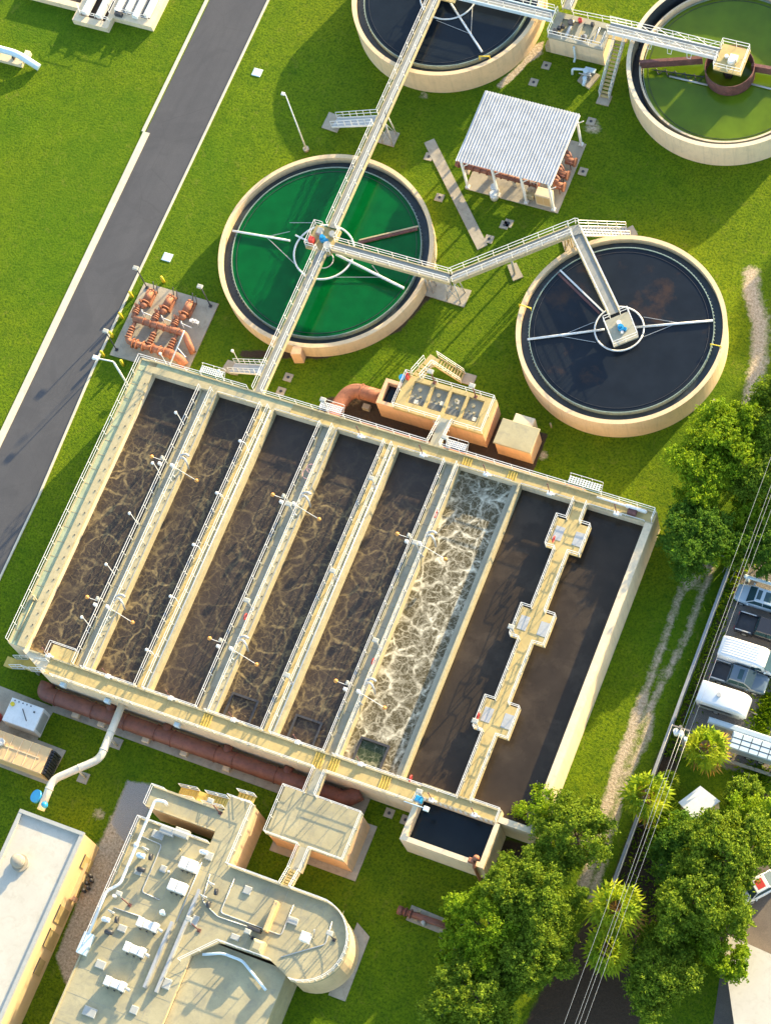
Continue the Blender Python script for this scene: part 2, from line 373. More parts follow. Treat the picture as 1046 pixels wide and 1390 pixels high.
ORD = ['first','second','third','fourth','fifth','sixth','seventh','eighth','ninth','tenth','eleventh','twelfth']

def rail(mb, pts, h=1.07, r=0.032, sp=1.8, rails=(0.56, 1.07), ends=True):
    pts = [Vector(p) for p in pts]
    for i in range(len(pts)-1):
        a, b = pts[i], pts[i+1]; L = (b-a).length; n = max(1, round(L/sp))
        for z in rails: mb.tube([a+Vector((0,0,z)), b+Vector((0,0,z))], r, 4, True, False)
        for k in range(n+(1 if i == len(pts)-2 else 0)):
            p = a.lerp(b, k/n); mb.tube([p, p+Vector((0,0,h))], r, 4, True, False)
    return mb
def stair(mb_s, mb_t, mb_r, p, q, w, z0, z1, n):
    """stringers, treads, rails from top p (z0) to foot q (z1)"""
    p = Vector(p); q = Vector(q); d = (q-p); L = d.length; u = d/L; nn = Vector((-u.y, u.x))
    for sgn in (-1, 1):
        a = p+nn*sgn*w/2; b = q+nn*sgn*w/2
        mb_s.add([(a.x-nn.x*.03,a.y-nn.y*.03,z0-.25),(b.x-nn.x*.03,b.y-nn.y*.03,z1-.05),(b.x-nn.x*.03,b.y-nn.y*.03,z1+.2),(a.x-nn.x*.03,a.y-nn.y*.03,z0+.03),
                  (a.x+nn.x*.03,a.y+nn.y*.03,z0-.25),(b.x+nn.x*.03,b.y+nn.y*.03,z1-.05),(b.x+nn.x*.03,b.y+nn.y*.03,z1+.2),(a.x+nn.x*.03,a.y+nn.y*.03,z0+.03)],
                 [(0,1,2,3),(7,6,5,4),(3,2,6,7),(0,4,5,1),(0,3,7,4),(1,5,6,2)])
        rail(mb_r, [(a.x,a.y,z0+.05),(b.x,b.y,z1+.1)], sp=1.1)
    for k in range(n):
        t = (k+.5)/n; c = p+d*t; z = z0+(z1-z0)*(k+1)/(n+1); hw = L/n*0.36
        mb_t.obox(c-u*hw, c+u*hw, w-.08, z-.04, z)
def fillet(pts, rad, seg=6):
    pts = [Vector(p) for p in pts]; out = [pts[0]]
    for i in range(1, len(pts)-1):
        a, b, c = pts[i-1], pts[i], pts[i+1]
        r = min(rad, (a-b).length*0.48, (c-b).length*0.48)
        p = b+(a-b).normalized()*r; q = b+(c-b).normalized()*r
        for k in range(seg+1):
            t = k/seg; out.append(p*(1-t)**2 + b*2*t*(1-t) + q*t*t)
    out.append(pts[-1]); return out
# ------------------------------------------------------------------ ground, road
def seg_d(P, a, b):
    a = np.array(a); b = np.array(b); d = b-a; t = np.clip(((P-a)@d)/(d@d), 0, 1); return np.hypot(*(P-(a+t[:,None]*d)).T)
def line_d(P, L): return np.min([seg_d(P, L[i], L[i+1]) for i in range(len(L)-1)], axis=0)
def in_poly(P, poly):
    x, y = P.T; c = np.zeros(len(P), bool); n = len(poly)
    for i in range(n):
        (x0, y0), (x1, y1) = poly[i], poly[(i+1) % n]
        if abs(y1-y0) < 1e-9: continue
        c ^= ((y0 > y) != (y1 > y)) & (x < (x1-x0)*(y-y0)/(y1-y0)+x0)
    return c
def poly_f(P, poly, soft):
    d = line_d(P, list(poly)+[poly[0]]); i = in_poly(P, poly); return np.clip(0.5+np.where(i, d, -d)/(2*soft), 0, 1)
def build_ground():
    def axis(a, b, st):
        inner = list(np.arange(a, b+1e-6, st)); lo = [a-d for d in (700, 350, 160, 70, 30, 12, 4)]; hi = [b+d for d in (4, 12, 30, 70, 160, 350, 700)]
        return np.array(lo+inner+hi)
    xs = axis(-64, 56, 0.42); ys = axis(-64, 66, 0.42)
    X, Y = np.meshgrid(xs, ys); P = np.c_[X.ravel(), Y.ravel()]
    g = MB(); me = bpy.data.meshes.new('ground'); nx, ny = len(xs), len(ys)
    idx = np.arange(nx*ny).reshape(ny, nx)
    q = np.stack([idx[:-1,:-1], idx[:-1,1:], idx[1:,1:], idx[1:,:-1]], -1).reshape(-1, 4)
    me.vertices.add(nx*ny); me.vertices.foreach_set('co', np.c_[P, np.zeros(len(P))].astype(np.float32).ravel())
    me.loops.add(q.size); me.loops.foreach_set('vertex_index', q.ravel().astype(np.int32))
    me.polygons.add(len(q)); me.polygons.foreach_set('loop_start', np.arange(0, q.size, 4, dtype=np.int32)); me.polygons.foreach_set('loop_total', np.full(len(q), 4, np.int32))
    me.update(calc_edges=True)
    sand = np.zeros(len(P)); grav = sand.copy(); soil = sand.copy()
    def ln(L, w, soft, amt=1.0): return amt*np.clip(0.5+(w-line_d(P, L))/(2*soft), 0, 1)
    up = lambda arr, v: np.maximum(arr, v, out=arr)
    up(sand, ln([(25.6,30.5),(26.2,28.6),(28.1,25.6),(29.2,21.5),(30,17)], 0.9, 1.2, .84)); up(sand, ln([(27.6,29.5),(29.5,25),(30.5,20)], 0.3, 0.5, .55))
    up(sand, ln([(29.9,1.0),(29.9,-4.2),(30.0,-8),(29.95,-12.3)], 0.38, 0.9, .86)); up(sand, ln([(31.75,1),(31.65,-5.9),(31.2,-10),(30.9,-13)], 0.38, 0.9, .84))
    up(sand, ln([(29.95,-12.3),(30.1,-15),(30.1,-19),(30.3,-23.5),(30.9,-30)], 0.5, 0.9, .95)); up(sand, ln([(30.9,-13),(31.5,-15.5),(31.1,-19.5),(31.4,-25.5),(31.9,-31)], 0.45, 0.9, .85))
    up(sand, ln([(30.6,-13),(30.7,-30)], 0.9, 0.8, .5)); up(sand, ln([(26.2,-12.2),(27.6,-12.8)], 0.2, 0.6, .6))
    up(sand, ln([(29,3),(31,1.5),(30.2,-1)], 1.0, 0.7, .62))
    yard = [(34.2,3.2),(34.2,-16.2),(47,-16.2),(60,-8),(60,3.2)]
    up(grav, poly_f(P, yard, 0.7)); up(soil, ln([(34.2,3),(34.0,-17)], 0.5, 0.6, .75))
    up(soil, ln([(33.9,-17),(33.9,-36),(32,-44),(34,-58)], 1.1, 0.8, .85)); up(soil, poly_f(P, [(33.8,-25),(36.8,-26),(39.5,-34),(38,-58),(29,-58),(30.5,-40)], 0.9))
    up(soil, poly_f(P, [(22.8,-28.4),(26.5,-28.4),(27.5,-33),(23,-33.5)], 0.6)); up(soil, poly_f(P, [(-2.5,3.1),(-2.5,9.2),(13,9),(13,3.1)], 0.3)); up(soil, poly_f(P, [(-9,3.1),(-9,6),(-2.5,9),(-2.5,3.1)], 0.5))
    up(soil, ln([(40.9,-17.0),(47.5,-18.7)], .35, .4, .75)); up(soil, ln([(45.5,-20.5),(46.5,-24)], .5, .6, .6)); up(soil, poly_f(P, [(-48.5,35),(-37.5,38),(-37.8,60),(-60,60),(-60,40)], 0.2)*0)
    a = [at(*p) for p in ((172,1062),(205,1066),(188,1150),(160,1215),(120,1300),(90,1340),(75,1300),(98,1240),(128,1160),(150,1110))]
    up(sand, poly_f(P, a, 0.6)*.9); pale = poly_f(P, [at(*p) for p in ((172,1060),(208,1064),(204,1100),(180,1150),(165,1140),(150,1118))], 0.6)*.9; up(sand, poly_f(P, [at(*p) for p in ((118,1150),(150,1115),(158,1140),(128,1215),(95,1300),(86,1290))], 0.7)*.5)
    b = [at(560+x/4.755, y/4.755) for x, y in ((540,545),(600,490),(700,400),(790,280),(850,260),(830,350),(740,410),(640,520),(560,575))]
    up(sand, poly_f(P, b, 0.4)*.95)
    up(soil, ln([at(330,480), at(440,482), at(540,445), at(585,395)], .5, .4, .8))
    rng = np.random.default_rng(3)
    for k in range(26):
        c = rng.uniform(-30, 30, 2)*[1, 1]+[2, 10]; r = rng.uniform(.4, 1.3); up(sand, rng.uniform(.25, .5)*np.clip(1-np.hypot(*(P-c).T)/r, 0, 1))
    for c, r, v in (((5.6,41.6),1.6,.62),((11.2,8.4),.0,0),((13.3,6.8),1.0,.62),((-18.5,-41.3),1.0,.5),((-12.7,-38.8),1.3,.55),((3.9,23.2),.6,.5),((-12.1,40.3),1.2,.5),((13.6,31.6),.7,.5)):
        if r: up(sand, v*np.clip(1.2-np.hypot(*(P-np.array(c)).T)/r, 0, 1))
    ca = me.color_attributes.new('cover', 'FLOAT_COLOR', 'POINT')
    ca.data.foreach_set('color', np.c_[sand, grav, soil, pale].astype(np.float32).ravel())
    me.materials.append(M['ground']); o = bpy.data.objects.new('ground', me); COL.objects.link(o); tag(o, kind='structure')
build_ground()

def road():
    YN, YS = 260, -260
    mb = MB()
    mb.sheet([(-37.9, 28.3), (-37.6, -12), (-37.4, -60), (-37.4, YS), (-31.7, YS), (-31.7, -20), (-31.8, -12), (-32.25, 2), (-32.35, 44), (-32.3, YN), (-38.3, YN), (-38.3, 45), (-38.3, 28.3)], 0.02)
    struct('access_road', mb, M['asphalt'])
    k = MB()
    for (a, b, w) in (((-38.6, YN), (-38.6, 28.3), .34), ((-38.2, 28.3), (-37.95, -12), .72), ((-37.95, -12), (-37.75, YS), .72)): k.obox(a, b, w, 0, 0.12)
    for (a, b, w) in (((-32.15, YN), (-32.2, 2), .22), ((-32.2, 2), (-31.62, -12), .22), ((-31.62, -12), (-31.55, YS), .2)): k.obox(a, b, w, 0, 0.13)
    struct('kerb', k, M['kerb'])
    d = MB(); d.sheet([at(1013,1178), (46.2,-22.6), (60,-20), (60,-48), (47,-48), at(985,1268)], 0.02); d.sheet([(42.1,-9.0), (42.0,-13), (60,-16), (60,-3), (42.6,-4.6)], .02)
    struct('driveway', d, M['drive'])
    kk = MB(); kk.obox((41.95,-12.6), (42.0,-8.6), .16, 0, .12); struct('kerb', kk, M['kerb'])
def drive_mat():
    m, nt, b, o = new_mat('worn driveway'); n = noise(nt, o, .5, 6, .7); f = noise(nt, o, 12, 4, .8)
    c = mixrgb(nt, ramp(nt, n, [(.3, 0.), (.7, 1.)]), (.13,.105,.09), (.20,.165,.135)); c = mixrgb(nt, ramp(nt, f, [(.4, .5), (.6, 0.)]), c, (.08,.07,.06))
    nt.links.new(c, b.inputs['Base Color']); b.inputs['Roughness'].default_value = .9; return m
M['drive'] = drive_mat()
road()

# ------------------------------------------------------------------ aeration basin
T = 4.3; WZ = 3.25
M['step'] = mat('worn yellow step', (.62,.45,.10), .7, .2, 2, (.45,.35,.16), .6)
N0, N1 = 1.85, 3.1; S1, S0 = -27.4, -29.15
DIV = [(-19.2, -17.4), (-12.75, -11.4), (-6.6, -4.85), (-0.05, 1.25), (5.95, 7.4)]
basin = thing('aeration_basin', 'huge cream concrete basin of eight long channels between railed walkways', 'treatment basin', (0, -13, 0))
w = MB()
w.box(-26.2, -24.3, -27.4, N1, 0, 3.95)
w.box(-24.3, 26.1, N0, N1, 0, 4.18)
w.prism([(-25.0, -27.4), (-24.3, -27.4), (15.25, -27.4), (15.25, S0), (-21.6, S0)], 0, 4.18)
w.box(15.25, 22.7, -28.35, -27.15, 0, 4.18)
w.box(22.7, 26.1, -28.25, -27.7, 0, T)
part('outer_wall', w, M['wall_cream'], basin)
w = MB(); w.box(25.4, 26.1, -27.7, N0-.002, 0, T+.004)
part('east_wall', w, M['wall_cream'], basin)
w = MB()
w.box(-26.2, -26.05, -27.4, N1, 3.95, 4.08); w.box(-25.15, -24.3, -27.4, N1-.62, 3.95, T)
w.box(-26.05, -25.15, N1-.16, N1, 3.95, 4.1); w.box(-24.3, -9.9, N0, N0+.66, 4.18, T); w.box(-24.3, -9.9, N1-.14, N1, 4.18, T+.03); w.box(-25.15, -24.3, N1-.14, N1, 3.95, T+.03); w.box(-25.15, -24.3, N1-.62, N1-.14, 3.95, 4.02)
w.box(-9.9, 26.1, N0, N0+.14, 4.18, T); w.box(-9.9, 26.1, N1-.14, N1, 4.18, T+.05)
w.box(-23.8, 15.25, S1-.16, S1, 4.18, T+.03); w.box(-21.5, 15.25, S0, S0+.14, 4.18, T)
w.box(15.25, 22.7, -27.3, -27.15, 4.18, T+.03); w.box(15.25, 22.7, -28.35, -28.22, 4.18, T); w.box(22.55, 22.7, -28.22, -27.3, 4.18, T)
part('curb', w, M['curb'], basin)
w = MB(); w.box(-26.05, -25.15, -27.4, N1-.16, 3.95, 3.965); w.box(-24.3, -9.9, N0+.66, N1-.14, 4.18, 4.186)
part('gutter_floor', w, M['gutter'], basin)
# joints across the gutter
for y in np.arange(-26, 2.4, 1.55):
    w = MB(); w.box(-26.04, -25.16, y-.03, y+.03, 3.965, 3.985); part('gutter_joint', w, M['curb'], basin)
BOLT = []
def bolts(x):
    for y in np.arange(-26.3, 1.4, 1.17):
        if not BOLT:
            w = MB(); w.cyl(x, y, T, T+.07, .06, 8); b0 = part('anchor_bolt', w, M['dark'], basin); BOLT.append((b0, x, y))
        else:
            b0, bx, by = BOLT[0]; c = b0.copy(); COL.objects.link(c); c.location = (x-bx, y-by, 0)
def deck_panels(x0, x1, y0, y1, z, along, name):
    mb = MB(); L = (x1-x0) if along == 'x' else (y1-y0); n = max(1, round(L/2.1)); g = .012
    for k in range(n):
        a, b = k/n, (k+1)/n
        if along == 'x': mb.box(x0+(x1-x0)*a+g, x0+(x1-x0)*b-g, y0, y1, z-.06, z+.012)
        else: mb.box(x0, x1, y0+(y1-y0)*a+g, y0+(y1-y0)*b-g, z-.06, z+.012)
    return mb
part('deck', deck_panels(-9.9, 26.1, N0+.14, N1-.14, 4.18, 'x', ''), M['deck'], basin)
part('deck', deck_panels(-21.6, 15.25, S0+.14, S1-.16, 4.18, 'x', ''), M['deck'], basin)
part('deck', deck_panels(15.25, 22.55, -28.22, -27.3, 4.18, 'x', ''), M['deck'], basin)
R_N, R_S = S1, N0
for i, (a, b) in enumerate(DIV):
    grey = i % 2 == 0
    w = MB(); w.box(a, b, R_N, R_S, 0.2, 3.72 if grey else 4.1); part('divider_wall', w, M['curb'], basin)
    if grey:
        w = MB(); w.box(a, a+.13, R_N, R_S, 3.72, 3.98); w.box(a+.95, b, R_N, R_S, 3.72, T); part('curb', w, M['curb'], basin)
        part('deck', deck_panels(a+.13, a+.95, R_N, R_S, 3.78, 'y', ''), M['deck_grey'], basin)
        bolts(b-.28)
        xl, xr = a+.06, a+1.36
    else:
        w = MB(); w.box(b-.5, b, R_N, R_S, 4.1, T); w.box(a, a+.1, R_N, R_S, 4.1, T); part('curb', w, M['curb'], basin)
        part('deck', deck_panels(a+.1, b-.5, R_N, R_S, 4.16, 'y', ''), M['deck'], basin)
        w = MB(); w.tube([(b-.3, R_N+.2, T+.09), (b-.3, R_S-.2, T+.09)], .05, 6); part('conduit', w, M['white'], basin)
        xl, xr = a+.06, b-.46
    r = MB(); rail(r, [(xl, S1, 4.1 if grey else T), (xl, N0, 4.1 if grey else T)], sp=1.6); part('railing', r, M['white'], basin)
    r = MB(); rail(r, [(xr, S1, T), (xr, N0, T)], sp=1.6); part('railing', r, M['white'], basin)
    if grey:
        r = MB(); r.tube([(b-.06, S1, T+.05), (b-.06, N0, T+.05)], .035, 4); part('air_line', r, M['steel'], basin)
bolts(-24.55)
w = MB(); w.box(13.24, 13.45, S1, N0, 0.2, T); part('partition_wall', w, M['curb'], basin)
w = MB(); w.box(12.6, 13.24, S1, N0, 0.2, 3.7); part('partition_ledge', w, M['deck_grey'], basin)  # ledge colour carries the shade cast by the partition
# broad walkway between the two still channels, with three bays
w = MB(); w.box(18.85, 19.75, S1+.002, N0, 0.2, 4.0); part('divider_wall', w, M['curb'], basin)
BAY = [(-3.1, -.1), (-12.1, -9.1), (-21.1, -18.1)]
xl, xr, xL, xR = 18.6, 19.95, 17.7, 21.0
prof_l = [(xl, N0)]; prof_r = [(xr, N0)]
for y0, y1 in BAY:
    prof_l += [(xl, y1), (xL, y1), (xL, y0), (xl, y0)]; prof_r += [(xr, y1), (xR, y1), (xR, y0), (xr, y0)]
prof_l.append((xl, S1)); prof_r.append((xr, S1))
w = MB(); w.prism(prof_l + prof_r[::-1], 4.0, 4.17); part('deck', w, M['deck'], basin)
for pr in (prof_l, prof_r):
    r = MB(); sg = 1 if pr is prof_l else -1
    rail(r, [(x+sg*.05, y, 4.2) for x, y in pr], sp=1.5); part('railing', r, M['white'], basin)
w = MB()
for pr in (prof_l, prof_r):
    sg = 1 if pr is prof_l else -1
    for i in range(len(pr)-1):
        if abs(pr[i][0]-pr[i+1][0]) < .01: w.obox((pr[i][0]+sg*.07, pr[i][1]), (pr[i+1][0]+sg*.07, pr[i+1][1]), .12, 4.17, 4.27)
part('curb', w, M['curb'], basin)
for y0, y1 in BAY:
    for xx in (17.95, 19.85): w = MB(); w.box(xx, xx+.85, y0+.9, y1-.75, 4.172, 4.20); part('hatch_plate', w, M['steel'], basin)
# edge railings
r = MB(); rail(r, [(-26.12, -27.3, 4.05), (-26.12, N1-.06, 4.05)], sp=1.7); part('railing', r, M['white'], basin)
r = MB(); rail(r, [(-26.12, N1-.06, 4.05), (-14.6, N1-.06, 4.3)], sp=1.7); rail(r, [(-12.9, N1-.06, 4.3), (3.75, N1-.06, 4.3)], sp=1.7); rail(r, [(5.3, N1-.06, 4.3), (26.0, N1-.06, 4.3), (26.0, N0+.1, 4.3)], sp=1.7)
part('railing', r, M['white'], basin)
spans = [(-24.2, -19.1)] + [(-18.2, -12.7), (-11.9, -6.5), (-5.6, 0.0), (.8, 6.0), (6.95, 12.9), (13.1, 18.6)]
r = MB()
for a, b in spans[1:]: rail(r, [(a, S1-.08, 4.25), (b, S1-.08, 4.25)], sp=1.7)
rail(r, [(20.0, -27.22, 4.25), (22.62, -27.22, 4.25), (22.62, -28.3, 4.25)], sp=1.3); rail(r, [(-21.9, -26.2, 4.25), (-21.9, -27.4, 4.25)]); rail(r, [(-21.9, -26.2, 4.25), (-19.25, -26.2, 4.25)])
part('railing', r, M['white'], basin)
r = MB(); rail(r, [(-20.6, S0+.06, 4.25), (5.8, S0+.06, 4.25)], sp=1.7); rail(r, [(7.0, S0+.06, 4.25), (15.2, S0+.06, 4.25), (15.3, -28.3, 4.25)], sp=1.7)
part('railing', r, M['white'], basin)
r = MB()
for a, b in ((-17.3, -12.8), (-11.3, -6.7), (-4.8, -.1), (1.3, 5.9), (7.5, 12.5), (13.5, 18.5), (20.0, 25.3)): r.tube([(a, N0+.06, T+.25), (b, N0+.06, T+.25)], .03, 4); [r.tube([(a+(b-a)*k/3, N0+.06, T), (a+(b-a)*k/3, N0+.06, T+.25)], .03, 4) for k in range(4)]
part('kick_rail', r, M['white'], basin)
w = MB(); w.box(-21.9, -19.25, -27.4, -26.2, 4.05, 4.18); part('landing', w, M['deck'], basin)
# stair at the south-west corner
ss, tt, rr = MB(), MB(), MB()
stair(ss, tt, rr, (-21.5, -28.4), (-23.4, -28.45), .95, 4.18, 2.7, 9); tt.box(-24.2, -23.4, -28.95, -27.9, 2.6, 2.68); rail(rr, [(-23.4,-27.95,2.7),(-24.2,-27.95,2.7)]); rail(rr, [(-23.4,-28.95,2.7),(-24.2,-28.95,2.7)])
stair(ss, tt, rr, (-24.2, -28.45), (-26.0, -28.5), .95, 2.68, 1.1, 9); tt.box(-27.0, -26.0, -29.0, -28.0, .95, 1.05); ss.box(-23.9,-23.7,-28.55,-28.35,0,2.6); ss.box(-26.6,-26.4,-28.6,-28.4,0,.95)
part('stair_stringer', ss, M['steel'], basin); part('stair_tread', tt, M['step'], basin); part('stair_railing', rr, M['white'], basin)
# yellow edged steps in the walkways
M['w_pit'] = water('green tinged outlet water', (0.03, 0.045, 0.02), (0.45, 0.45, 0.33), .9, .5, .5, .3)
def step_at(x, y0, y1):
    w = MB()
    w.box(x-.42, x+.42, y0, y1, 4.195, 4.2)
    for dx in (-.38, -.13, .13, .38): w.box(x+dx-.035, x+dx+.035, y0, y1, 4.2, 4.3)
    part('yellow_step', w, M['step'], basin)
for x in (-5.3, 5.75, 7.2, 12.1): step_at(x, S0+.16, S1-.18)
for x in (7.95, 12.4): step_at(x, N0+.2, N1-.2)
# dark boxes in the water at the outlet ends
for x0, x1 in ((-4.4, -1.7), (1.95, 4.6), (8.3, 11.1)):
    w = MB(); y0, y1 = -27.38, -24.8
    for q in ((x0, x0+.2, y0, y1), (x1-.2, x1, y0, y1), (x0+.2, x1-.2, y1-.2, y1)): w.box(*q, 1.0, 3.5)
    part('outlet_box', w, M['dark'], basin)
    if x0 > 8: w = MB(); w.sheet([(x0+.2,y0),(x1-.2,y0),(x1-.2,y1-.2),(x0+.2,y1-.2)], 3.3); struct('water', w, M['w_pit'])
# water, one sheet in every channel
edges = [-24.3] + [v for d in DIV for v in d] + [12.55, 13.45, 18.85, 19.75, 25.4]
chan = [(edges[i], edges[i+1]) for i in range(0, len(edges), 2)]
for i, (a, b) in enumerate(chan):
    w = MB(); w.sheet([(a, -27.7), (b, -27.7), (b, N0), (a, N0)], WZ - (.15 if i >= 6 else 0))
    struct('water', w, M[['w_brown', 'w_brown', 'w_brown_calm', 'w_brown', 'w_brown_calm', 'w_foam', 'w_still', 'w_still'][i]])

# effluent box on the south wall
eff = thing('effluent_basin', 'small open cream concrete tank of dark water on the south side of the large basin', 'tank', (19.1, -30.4, 0))
w = MB(); w.box(15.2, 15.65, -32.45, -29.16, 0, T); w.box(15.65, 22.5, -32.45, -32.0, 0, T); w.box(22.5, 22.95, -32.45, -28.36, 0, T); w.box(15.25, 15.65, -29.16, -28.36, 0, 4.17)
part('wall', w, M['wall_cream'], eff)
w = MB(); w.sheet([(15.65, -32.0), (22.5, -32.0), (22.5, -28.36), (15.65, -28.36)], 2.9); struct('water', w, M['w_black'])
for k in range(14):
    w = MB(); w.box(15.9+k*.47, 16.1+k*.47, -28.4, -28.352, 3.6, 4.25); part('overflow_notch', w, M['white'], eff)

# ------------------------------------------------------------------ clarifiers
def clarifier(cx, cy, Rin, h, wz, label, wat, wallm, lw=.85, feed_r=2.2, feed_z=None, low=False):
    t = thing('clarifier', label, 'round tank', (cx, cy, 0), 'round clarifier tanks')
    w = MB(); w.lathe(cx, cy, [(Rin, -.2), (Rin+.42, -.2), (Rin+.42, h), (Rin, h)], 128); part('wall', w, M[wallm], t)
    w = MB(); w.lathe(cx, cy, [(Rin-lw, wz-.55), (Rin-.002, wz-.55), (Rin-.002, wz-.5), (Rin-lw, wz-.5)], 96); part('launder', w, M['launder'], t)
    w = MB(); w.lathe(cx, cy, [(Rin-lw-.06, wz-1.0), (Rin-lw, wz-1.0), (Rin-lw, wz+.14), (Rin-lw-.06, wz+.14)], 128)
    n = 150
    for k in range(n):
        a = 2*PI*k/n; c, s_ = math.cos(a), math.sin(a); r0 = Rin-lw+.02
        w.add([(cx+r0*c-.07*s_, cy+r0*s_+.07*c, wz+.1), (cx+r0*c+.07*s_, cy+r0*s_-.07*c, wz+.1), (cx+(r0+.12)*c, cy+(r0+.12)*s_, wz-.1)], [(0,1,2)])
    part('weir', w, M['weir'], t)
    w = MB(); w.lathe(cx, cy, [(Rin-lw-.5, wz-.3), (Rin-lw-.47, wz-.3), (Rin-lw-.47, wz+.05), (Rin-lw-.5, wz+.05)], 96); part('scum_baffle', w, M['dark'], t)
    ws = MB(); ws.prism([(cx+(Rin-lw-.07)*math.cos(2*PI*k/96), cy+(Rin-lw-.07)*math.sin(2*PI*k/96)) for k in range(96)], wz-1.5, wz)
    struct('water', ws, M[wat]); return t
def ringtube(mb, cx, cy, z, r, rt, n=48, a0=0, a1=2*PI): mb.tube([(cx+r*math.cos(a0+(a1-a0)*k/n), cy+r*math.sin(a0+(a1-a0)*k/n), z) for k in range(n+1)], rt, 6); return mb
def arm(mb, p, q, r=.09, n=8): mb.tube([p, q], r, n); return mb

c1 = clarifier(-14.25, 20.2, 10.3, 2.0, 1.55, 'round clarifier tank filled with bright emerald green water, nearest the road', 'w_green', 'wall', .85)
c2 = clarifier(-13.05, 50.6, 9.4, 3.2, 2.85, 'round clarifier tank of black water cut off by the top edge of the photo', 'w_navy', 'wall', .8)
c3 = clarifier(16.45, 20.1, 9.45, 3.0, 2.75, 'round clarifier tank of dark water with brown scum patches, in the middle right', 'w_scum', 'wall', .8)
c4_ = clarifier(16.7, 50.6, 9.55, 3.3, 1.6, 'round clarifier tank of olive green water in the top right corner', 'w_olive', 'wall_cream', 1.1)
# inner launder trough of the olive tank
w = MB(); w.lathe(16.7, 50.6, [(8.6, .5), (8.8, .5), (8.8, 2.35), (8.6, 2.35)], 128); part('trough_wall', w, M['wall_cream'], c4_)
w = MB(); w.lathe(16.7, 50.6, [(9.5, 1.0), (9.547, 1.0), (9.547, 3.28), (9.5, 3.28)], 96, smooth=True); part('lining', w, M['launder'], c4_)
# tank 1 works
cx, cy, z = -14.25, 20.2, 1.75
w = MB(); ringtube(w, -14.35, 20.0, 1.7, 3.0, .1); part('feedwell', w, M['white'], c1)
w = MB(); ringtube(w, -14.0, 19.2, 1.7, .9, .05); part('drive_ring', w, M['steel'], c1)
def P1(x, y, zz=1.75): return at3(x, y, zz)
w = MB(); arm(w, P1(315.5,313), P1(393.5,326.5), .11); arm(w, P1(401,319), P1(420,328)); part('rake_arm', w, M['white'], c1)
w = MB(); arm(w, P1(456,345), P1(548,391), .13); part('rake_arm', w, M['white'], c1)
for a, b in (((393,302),(425,302)), ((362,321),(393,314)), ((361,321),(400,358)), ((455,376),(515,376)), ((505,360),(514,372))):
    w = MB(); arm(w, P1(*a), P1(*b), .035, 5); part('guy_rod', w, M['steel'], c1)
w = MB(); p, q = P1(486,329), P1(566,310); w.obox(p, q, .28, 1.6, 1.85); part('skimmer', w, M['rust'], c1)
w = MB(); w.obox((p[0]+.05, p[1]+.22), (q[0]+.05, q[1]+.22), .12, 1.8, 1.95); part('skimmer_edge', w, M['curb'], c1)
w = MB(); w.box(-15.4, -12.7, 18.95, 21.6, 3.7, 3.95); part('drive_platform', w, M['deck'], c1)
r = MB(); rail(r, [(-13.0,21.55,3.95), (-12.75,21.55,3.95), (-12.75,20.7,3.95)]); rail(r, [(-12.75,18.95,3.95), (-13.1,18.95,3.95)]); rail(r, [(-14.5,21.55,3.95),(-15.35,21.55,3.95),(-15.35,19.0,3.95),(-14.4,19.0,3.95)], sp=1.2); part('platform_railing', r, M['white'], c1)
w = MB(); w.cyl(-14.0, 20.15, 3.95, 4.5, .32, 12); w.cyl(-14.0, 20.15, 4.5, 4.9, .2, 12); w.box(-14.2,-13.5,19.9,20.3,3.95,4.3); part('drive_motor', w, M['blue'], c1)
w = MB(); w.bbox(-15.2,-14.7,19.4,19.9,3.95,4.8); part('control_box', w, M['red'], c1)
w = MB(); w.cyl(-13.2, 19.5, 3.95, 4.7, .38, 14); w.bbox(-14.9,-14.3,20.5,21.2,3.95,4.5); w.cyl(-13.3,20.9,3.95,4.5,.3,12); part('gearbox', w, M['box_grey'], c1)
w = MB(); w.cyl(-14.05, 20.1, 0.3, 3.7, .45, 16); part('centre_column', w, M['steel'], c1)
# tank 3 works
w = MB(); ringtube(w, 16.3, 20.05, 2.85, 2.3, .085); part('feedwell', w, M['white'], c3)
for a, b in (((715.5,460.5),(820,447)), ((862,444),(967,435))):
    w = MB(); arm(w, at3(*a, 2.9), at3(*b, 2.9), .11); part('rake_arm', w, M['white'], c3)
for a, b in (((760,456),(806,437)), ((760,456),(808,464.5)), ((873,430),(920,438)), ((873,457),(920,438))):
    w = MB(); arm(w, at3(*a, 2.87), at3(*b, 2.87), .03, 5); part('guy_rod', w, M['steel'], c3)
w = MB(); p, q = at3(760,367,2.8), at3(818,423,2.8); w.obox(p, q, .14, 2.7, 2.95); part('skimmer', w, M['white'], c3)
w = MB(); w.obox((p[0]-.25,p[1]-.25), (q[0]-.25,q[1]-.25), .22, 2.65, 2.82); part('skimmer_edge', w, M['rust'], c3)
pl = [(14.95,19.8),(16.75,17.6),(18.55,19.2),(16.75,21.45)]
w = MB(); w.prism(pl, 3.85, 4.05); part('drive_platform', w, M['deck_grey'], c3)
r = MB(); rail(r, [(15.45,20.25,4.05), (14.95,19.8,4.05), (16.75,17.6,4.05), (18.55,19.2,4.05), (16.75,21.45,4.05), (16.2,20.95,4.05)], sp=1.3); part('platform_railing', r, M['white'], c3)
w = MB(); w.cyl(16.75, 19.55, 4.05, 4.5, .3, 12); w.cyl(16.75,19.55,4.5,4.85,.17,12); w.box(16.6,17.3,19.4,19.7,4.05,4.35); part('drive_motor', w, M['blue'], c3)
w = MB(); w.cyl(16.4, 20.0, 4.05, 4.4, .22, 12); w.cyl(17.0,19.2,4.05,4.3,.15,10); part('gearbox', w, M['white'], c3)
w = MB(); w.cyl(16.6, 19.6, .3, 3.85, .45, 16); part('centre_column', w, M['steel'], c3)
